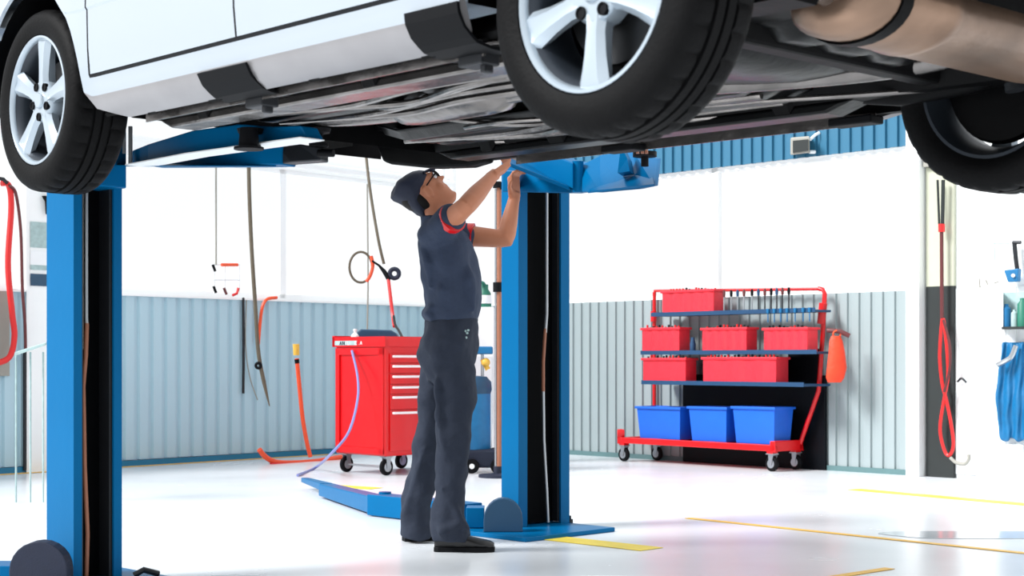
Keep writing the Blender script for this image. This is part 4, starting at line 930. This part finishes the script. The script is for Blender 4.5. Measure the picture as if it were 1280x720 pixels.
# shelves: (left px, right px, row, v0)
TI = {'top': (.16, 815, 1020, 391), 'mid': (.07, 802, 1022, 440), 'low': (.03, 803, 1006, 478.5)}
SHZ = {}
for k_, (v0, xl, xr, y) in TI.items():
    ul, zz1 = sz(xl, y, v0); ur, zz2 = sz(xr, y, v0); zz = (sz(880, y, v0)[1])
    SHZ[k_] = zz
    m_ = MB(); sb(m_, ul, ur, v0-.01, vT, zz-.018, zz); sh_ = m_.build('shelf', 'shelf_blue', trol, bevel=.003)
    m_ = MB(); sb(m_, ul, ur, v0-.014, v0-.008, zz-.02, zz+.014); m_.build('shelf_lip', 'shelf_blue', sh_)
def make_bin(v0, x0, x1, ytop, zfloor, depth, m, mlab, name, label, group, ribs=0, taper=.0, lipc=None, content=True):
    u0, u1 = sx(x0, v0), sx(x1, v0); zt = sz((x0+x1)/2, ytop, v0)[1]; h = zt-zfloor; w = u1-u0
    loc = S((u0+u1)/2, v0+depth/2, zfloor)
    r = thing(name, label, 'bin', loc, 0, 0, group)
    m_ = MB(); t = .008; n = max(2, ribs*4+1)
    def shell(off, z0_, z1_, tp):
        rings = []
        for z, k3 in ((z0_, tp), (z1_, 0)):
            ring_ = []
            N = n if ribs else 2
            for i in range(N):
                u = lerp(u0+off+k3, u1-off-k3, i/(N-1)); rb = .006*(1 if (ribs and i % 4 in (1,2)) else 0)
                ring_.append(S(u, v0+off+k3-rb, z))
            ring_ += [S(u1-off-k3, v0+depth-off-k3, z), S(u0+off+k3, v0+depth-off-k3, z)]
            rings.append(ring_)
        return rings
    o1 = shell(0, zfloor+.0005, zt, taper); i1 = shell(t, zfloor+t, zt, taper)
    m_.loft([i1[0], i1[1], o1[1], o1[0]]); bn = m_.build('tub', m, r)
    m_ = MB(); l = .014
    for a, b, c, d in ((u0-l,u1+l,v0-l,v0+t),(u0-l,u1+l,v0+depth-t,v0+depth+l),(u0-l,u0+t,v0,v0+depth),(u1-t,u1+l,v0,v0+depth)): sb(m_, a, b, c, d, zt-.016, zt+.004)
    m_.build('rim', lipc or m, r, bevel=.003)
    if content:
        for q in range(int(w/.035)):
            m_ = MB(); uu = u0+.02+q*.035; hh = random.uniform(.008,.03); m_.tube([S(uu, v0+.03+random.uniform(0,.03), zfloor+.02), S(uu+random.uniform(-.005,.005), v0+.04, zt+hh)], .009, 7)
            tag(m_.build('hand_tool', random.choice(['hose_red','dark_steel','rubber','hose_red']), smooth=True), 'tool handle poking out of '+mlab, 'hand tool', 'tool handles in '+mlab)
    return r
G1, G2 = 'red bins on the shelf trolley', 'blue bins on the trolley deck'
zt_, zm_, zlw = SHZ['top'], SHZ['mid'], SHZ['low']
make_bin(.16, 828, 892, 363, zt_, .12, 'bin_red', 'the red bin on the top shelf', 'storage_bin', 'ribbed red bin alone on the top shelf of the trolley', G1, 5)
make_bin(.07, 803, 849, 410, zm_, .13, 'bin_red', 'the left red bin on the middle shelf', 'storage_bin', 'ribbed red bin at the left end of the middle shelf', G1, 4)
make_bin(.07, 878, 933, 410, zm_, .13, 'bin_red', 'the centre red bin on the middle shelf', 'storage_bin', 'ribbed red bin in the centre of the middle shelf', G1, 5)
make_bin(.07, 955, 1009, 410, zm_, .13, 'bin_red', 'the right red bin on the middle shelf', 'storage_bin', 'ribbed red bin at the right end of the middle shelf', G1, 5)
make_bin(.03, 804, 857, 448, zlw, .13, 'bin_red', 'the small red bin on the lower shelf', 'storage_bin', 'short smooth red bin at the left of the lower shelf', G1, 0)
make_bin(.03, 879, 970, 447, zlw, .15, 'bin_red', 'the wide red bin on the lower shelf', 'storage_bin', 'widest red bin, at the right of the lower shelf', G1, 3)
for (x0, x1, l) in ((796,850,'leftmost of the three blue bins on the trolley deck'),(861,908,'middle one of the three blue bins on the trolley deck'),(916,968,'rightmost of the three blue bins on the trolley deck, beside the red upright')):
    make_bin(.045, x0, x1, 509, zd1, .235, 'blue_bin', l, 'storage_bin', l, G2, 0, .02, content=False)
m_ = MB(); u_ = sx(864,.10); m_.lathe([(.022,0),(.026,.06),(.016,.10),(.016,.12),(0,.12)], S(u_,.12,zm_+.001), (0,0,1), 14); tag(m_.build('spray_can', 'shelf_blue', smooth=True), 'dark blue can between the left and centre bins of the middle shelf', 'can')
# screwdrivers and pliers in a holder above the top shelf
xs_ = [905,914,922,930,940,948,956,964,971,978,986]
for i, x in enumerate(xs_):
    u = sx(x, .22); P0_ = S(u,.22,zt_+.005); big = x > 945
    t_ = thing('screwdriver', ['slim steel tool','black-handled tool','blue-handled tool'][i%3]+' standing in the row right of the top red bin', 'hand tool', P0_, group='upright tools on the top shelf')
    m_ = MB(); m_.tube([P0_, P0_+V((0,0,.13))], .006, 6); m_.build('shaft', 'steel' if not big else 'dark_steel', t_, smooth=True)
    m_ = MB(); m_.tube([P0_+V((0,0,.12)), P0_+V((0,0,.15)), P0_+V((0,0,.175))], [.011,.013,.008], 8); m_.build('handle', ['hose_dark','rubber','shelf_blue'][i%3], t_, smooth=True)
for i, x in enumerate([960,968,976,984,994,1004,1012]):
    u = sx(x, .14); P0_ = S(u,.14,zt_-.02)
    m_ = MB(); m_.tube([P0_, P0_+V((0,0,.035))], .013, 8); m_.tube([P0_, P0_-V((0,0,.07))], .005, 6)
    tag(m_.build('socket_key', 'tool_blue', smooth=True), 'blue-headed tool hanging from the front edge of the top shelf', 'hand tool', 'blue-headed tools on the top shelf edge')
# added black panels that paint the trolley's shadow on the wall
m_ = MB(); a, b = wall_s(858,WR), wall_s(1036,WR); m_.hexa([wp(WR,a,0,.05),wp(WR,b,0,.05),wp(WR,b,0,.022),wp(WR,a,0,.022),wp(WR,a,.74,.05),wp(WR,b,.74,.05),wp(WR,b,.74,.022),wp(WR,a,.74,.022)]); 
dk = m_.build('shade_panel', 'trolley_shade', bevel=.006); tag(dk, 'shallow black panel on the right wall painting the shadow behind the shelf trolley', 'cabinet')
m_ = MB(); wq(m_, 985, 1024, 436, 476, WR, .03, .07); tag(m_.build('wall_block', 'trolley_shade', bevel=.004), 'small black patch painting trolley shadow on the dado right of the wide red bin', 'box')  # not a box: more trolley shadow painted as a black block
# orange bag on its bracket
bag = thing('orange_bag', 'orange bag hanging from a dark bracket at the right end of the trolley', 'bag', W(1045,478,11.7))
bz = 11.62
m_ = MB(); bs = [(420,1045,.035,.02),(426,1045,.05,.035),(440,1046,.062,.05),(460,1046,.075,.055),(472,1044,.07,.05),(478,1043,.05,.035)]
m_.loft([[W(cx,y,bz)+V((hx*math.cos(a)*(1+.08*math.sin(4*a)), hy_*math.sin(a), 0)) for a in [2*PI*i/20 for i in range(20)]] for y,cx,hx,hy_ in bs]); m_.build('bag_body', 'orange_bag', bag, smooth=True)
m_ = MB(); m_.tube([W(1034,413,bz+.05),W(1050,414,bz),W(1062,420,bz-.02)], .018, 8); m_.build('bracket', 'hose_dark', bag, smooth=True)
m_ = MB(); m_.torus(W(1046,418,bz), (0,1,0), .028, .006); m_.build('carry_loop', 'orange', bag, smooth=True)

# ------------------------------------------------------------------ right wall
coil = thing('hose_coil', 'red hose looped on the dark column at the right', 'hose', on_wall(1182,568,WR,.07))
def RW(x, y, off=.09): return on_wall(x, y, WR, off)
m_ = MB(); m_.tube(spl([RW(1178,398),RW(1176,420),RW(1175,450),RW(1178,480),RW(1183,500),RW(1189,530),RW(1192,555),RW(1188,568),RW(1182,566),RW(1176,545),RW(1176,525),RW(1181,495),RW(1185,470,.11),RW(1184,440,.11),RW(1181,410,.11),RW(1179,398,.11)]), .013, 8); m_.build('loop', 'hose_red', coil, smooth=True)
m_ = MB(); m_.tube(spl([RW(1179,400,.12),RW(1187,430,.12),RW(1187,460,.12),RW(1180,490,.12)]), .010, 8); m_.build('loop', 'hose_dark', coil, smooth=True)
m_ = MB(); m_.tube([RW(1177,288),RW(1177.5,398)], .014, 8); m_.build('feed_pipe', 'hose_dark', coil, smooth=True)
m_ = MB(); m_.tube([RW(1177,280),RW(1177,290)], .024, 10); m_.build('collar', 'hose_red', coil, smooth=True)
m_ = MB(); m_.tube([RW(1179,225),RW(1178,284)], .014, 8); m_.tube([RW(1172,225),RW(1174,280),RW(1177,284)], .009, 8); tag(m_.build('conduit', 'concrete_dark', smooth=True), 'pair of dark pipes above the red hose on the right column', 'pipe')
cord('floor_hook', [RW(1188,572),RW(1195,578),RW(1206,580),RW(1211,574),RW(1211,568)], .013, 'cord_grey', 'curved grey hook at the foot of the red looped hose', 'hook')
cord('wall_hook', [RW(1197,477,.05),RW(1202,473,.06),RW(1208,478,.06)], .008, 'dark_steel', 'tiny dark hook on the pale panel right of the red hose', 'hook')
lamp = thing('inspection_lamp', 'dark handled hand lamp hanging on the white wall at the right edge', 'lamp', RW(1268,352,.05))
m_ = MB(); m_.tube([RW(1268,304,.06),RW(1270,325,.06),RW(1272,340,.06)], .016, 10); m_.tube([RW(1266,303,.06),RW(1276,303,.06)], .013, 8); m_.build('handle', 'dark_steel', lamp, smooth=True)
m_ = MB(); m_.prism([RW(x,y,.05) for x,y in ((1259,338),(1277,336),(1276,352),(1264,353))], NR*.05); m_.build('head', 'tool_blue', lamp, bevel=.006)
m_ = MB(); m_.ball(RW(1266.5,344.5,.11), .014); m_.build('lens', 'white_plastic', lamp, smooth=True)
m_ = MB(); m_.tube([RW(1242,304,.05),RW(1262,304,.05)], .006, 6); m_.tube([RW(1243,304,.05),RW(1244,336,.05)], .004, 6); tag(m_.build('wall_rail', 'print_grey', smooth=True), 'faint thin grey rail on the white wall beside the hand lamp', 'rail')
m_ = MB(); m_.tube([RW(1224,348,.05),RW(1225,360,.05)], .006, 6); m_.tube([RW(1232,350,.05),RW(1235,356,.05)], .006, 6); m_.tube([RW(1243,354,.05),RW(1248,352,.05)], .006, 6); tag(m_.build('wall_fitting', 'cord_grey', smooth=True), 'small grey fittings on the white wall below the thin rail', 'fitting')
box = thing('wall_shelf', 'small open wall shelf above the blue jacket at the right edge', 'shelf', RW(1268,411,.1))
wq(MB(), 1252, 1290, 409, 412, WR, .03, .16).build('board', 'concrete_dark', box); wq(MB(), 1252, 1290, 366, 409, WR, .025, .04).build('back', 'print_grey', box); wq(MB(), 1252, 1254, 366, 409, WR, .03, .14).build('side', 'white_plastic', box)
for i, (x, hgt, rr, mm, ll) in enumerate(((1258,.16,.030,'tool_blue','blue can at the left of the small wall shelf'),(1268,.12,.024,'print_grey','pale bottle in the middle of the small wall shelf'),(1278,.2,.034,'green','dark green bottle at the right of the small wall shelf'))):
    m_ = MB(); m_.lathe([(rr,0),(rr,hgt*.8),(rr*.5,hgt*.9),(rr*.5,hgt),(0,hgt)], RW(x,408.5,.10), (0,0,1), 16); tag(m_.build('bottle', mm, smooth=True), ll, 'bottle')
jk = thing('jacket', 'blue work overall hanging on the white wall at the right edge', 'overall', RW(1265,552,.05))
m_ = MB(); rows = []
for i in range(15):
    y = lerp(427, 550, i/14); row = []
    for j in range(14):
        x = lerp(1250-(2 if i > 3 else 0)+ (3 if i > 11 else 0), 1292, j/13)
        row.append(RW(x+1.2*math.sin(i*1.3+j), y+(3*math.sin(j*1.1) if i == 14 else 0), .07+.022*math.sin(j*1.7+.25*i)+.01*math.sin(i*.9)))
    rows.append(row)
m_.grid(rows); m_.build('cloth', 'tool_blue', jk, smooth=True, mods=[('SOLIDIFY', dict(thickness=.03, offset=1)), ('SUBSURF', dict(levels=1, render_levels=1))])
m_ = MB(); m_.tube(spl([RW(1247,456,.12),RW(1255,452,.13),RW(1264,446,.13),RW(1270,432,.12)]), .018, 8); m_.build('strap', 'steel', jk, smooth=True)
wq(m_ := MB(), 1259, 1279, 555, 566, WR, .03, .12); tag(m_.build('wall_block', 'white_plastic', bevel=.004), 'small white box on the wall under the blue overall', 'box')
# grey floodlight on the blue cladding
fl_ = thing('floodlight', 'small grey floodlight fixed on the blue cladding above the window', 'light fitting', RW(1002,190,.05))
m_ = MB(); m_.hexa([RW(988,194,.05),RW(1012,191,.05),RW(1012,191,.16),RW(988,194,.16),RW(988,172,.05),RW(1012,170,.05),RW(1012,170,.16),RW(988,172,.16)]); m_.build('housing', 'cord_grey', fl_, bevel=.01)
m_ = MB(); m_.hexa([RW(991,191,.16),RW(1010,188,.16),RW(1010,188,.17),RW(991,191,.17),RW(991,176,.16),RW(1010,174,.16),RW(1010,174,.17),RW(991,176,.17)]); m_.build('lens', 'concrete_dark', fl_)
m_ = MB(); m_.tube([RW(1012,175,.08),RW(1020,168,.06),RW(1024,166,.03)], .012, 8); m_.tube([RW(1012,190,.08),RW(1019,190,.04)], .014, 8); m_.build('bracket', 'white_plastic', fl_, smooth=True)

# ------------------------------------------------------------------ light
wd = bpy.data.worlds.new('daylight'); bpy.context.scene.world = wd; wd.use_nodes = True
bg = wd.node_tree.nodes['Background']; bg.inputs[0].default_value = (.96,.985,1,1); bg.inputs[1].default_value = .86
sun = bpy.data.lights.new('sun', 'SUN'); sun.energy = 4.2; sun.angle = math.radians(20); so = bpy.data.objects.new('sun', sun); C.objects.link(so)
so.rotation_euler = V((-.80,-.28,.72)).to_track_quat('Z','Y').to_euler()

cam = bpy.data.cameras.new('camera'); cam.sensor_width = 36; cam.lens = F/1280*36; cam.shift_y = 90/1280
cam.dof.use_dof = True; cam.dof.focus_distance = 7.0; cam.dof.aperture_fstop = 6.3; cam.clip_end = 200
co = bpy.data.objects.new('camera', cam); C.objects.link(co); co.location = (0,0,CH); co.rotation_euler = (PI/2,0,0)
sc = bpy.context.scene; sc.camera = co
sc.view_settings.view_transform = 'Standard'; sc.view_settings.look = 'None'; sc.view_settings.gamma = 1; sc.view_settings.use_curve_mapping = False
sc.view_settings.exposure = .38
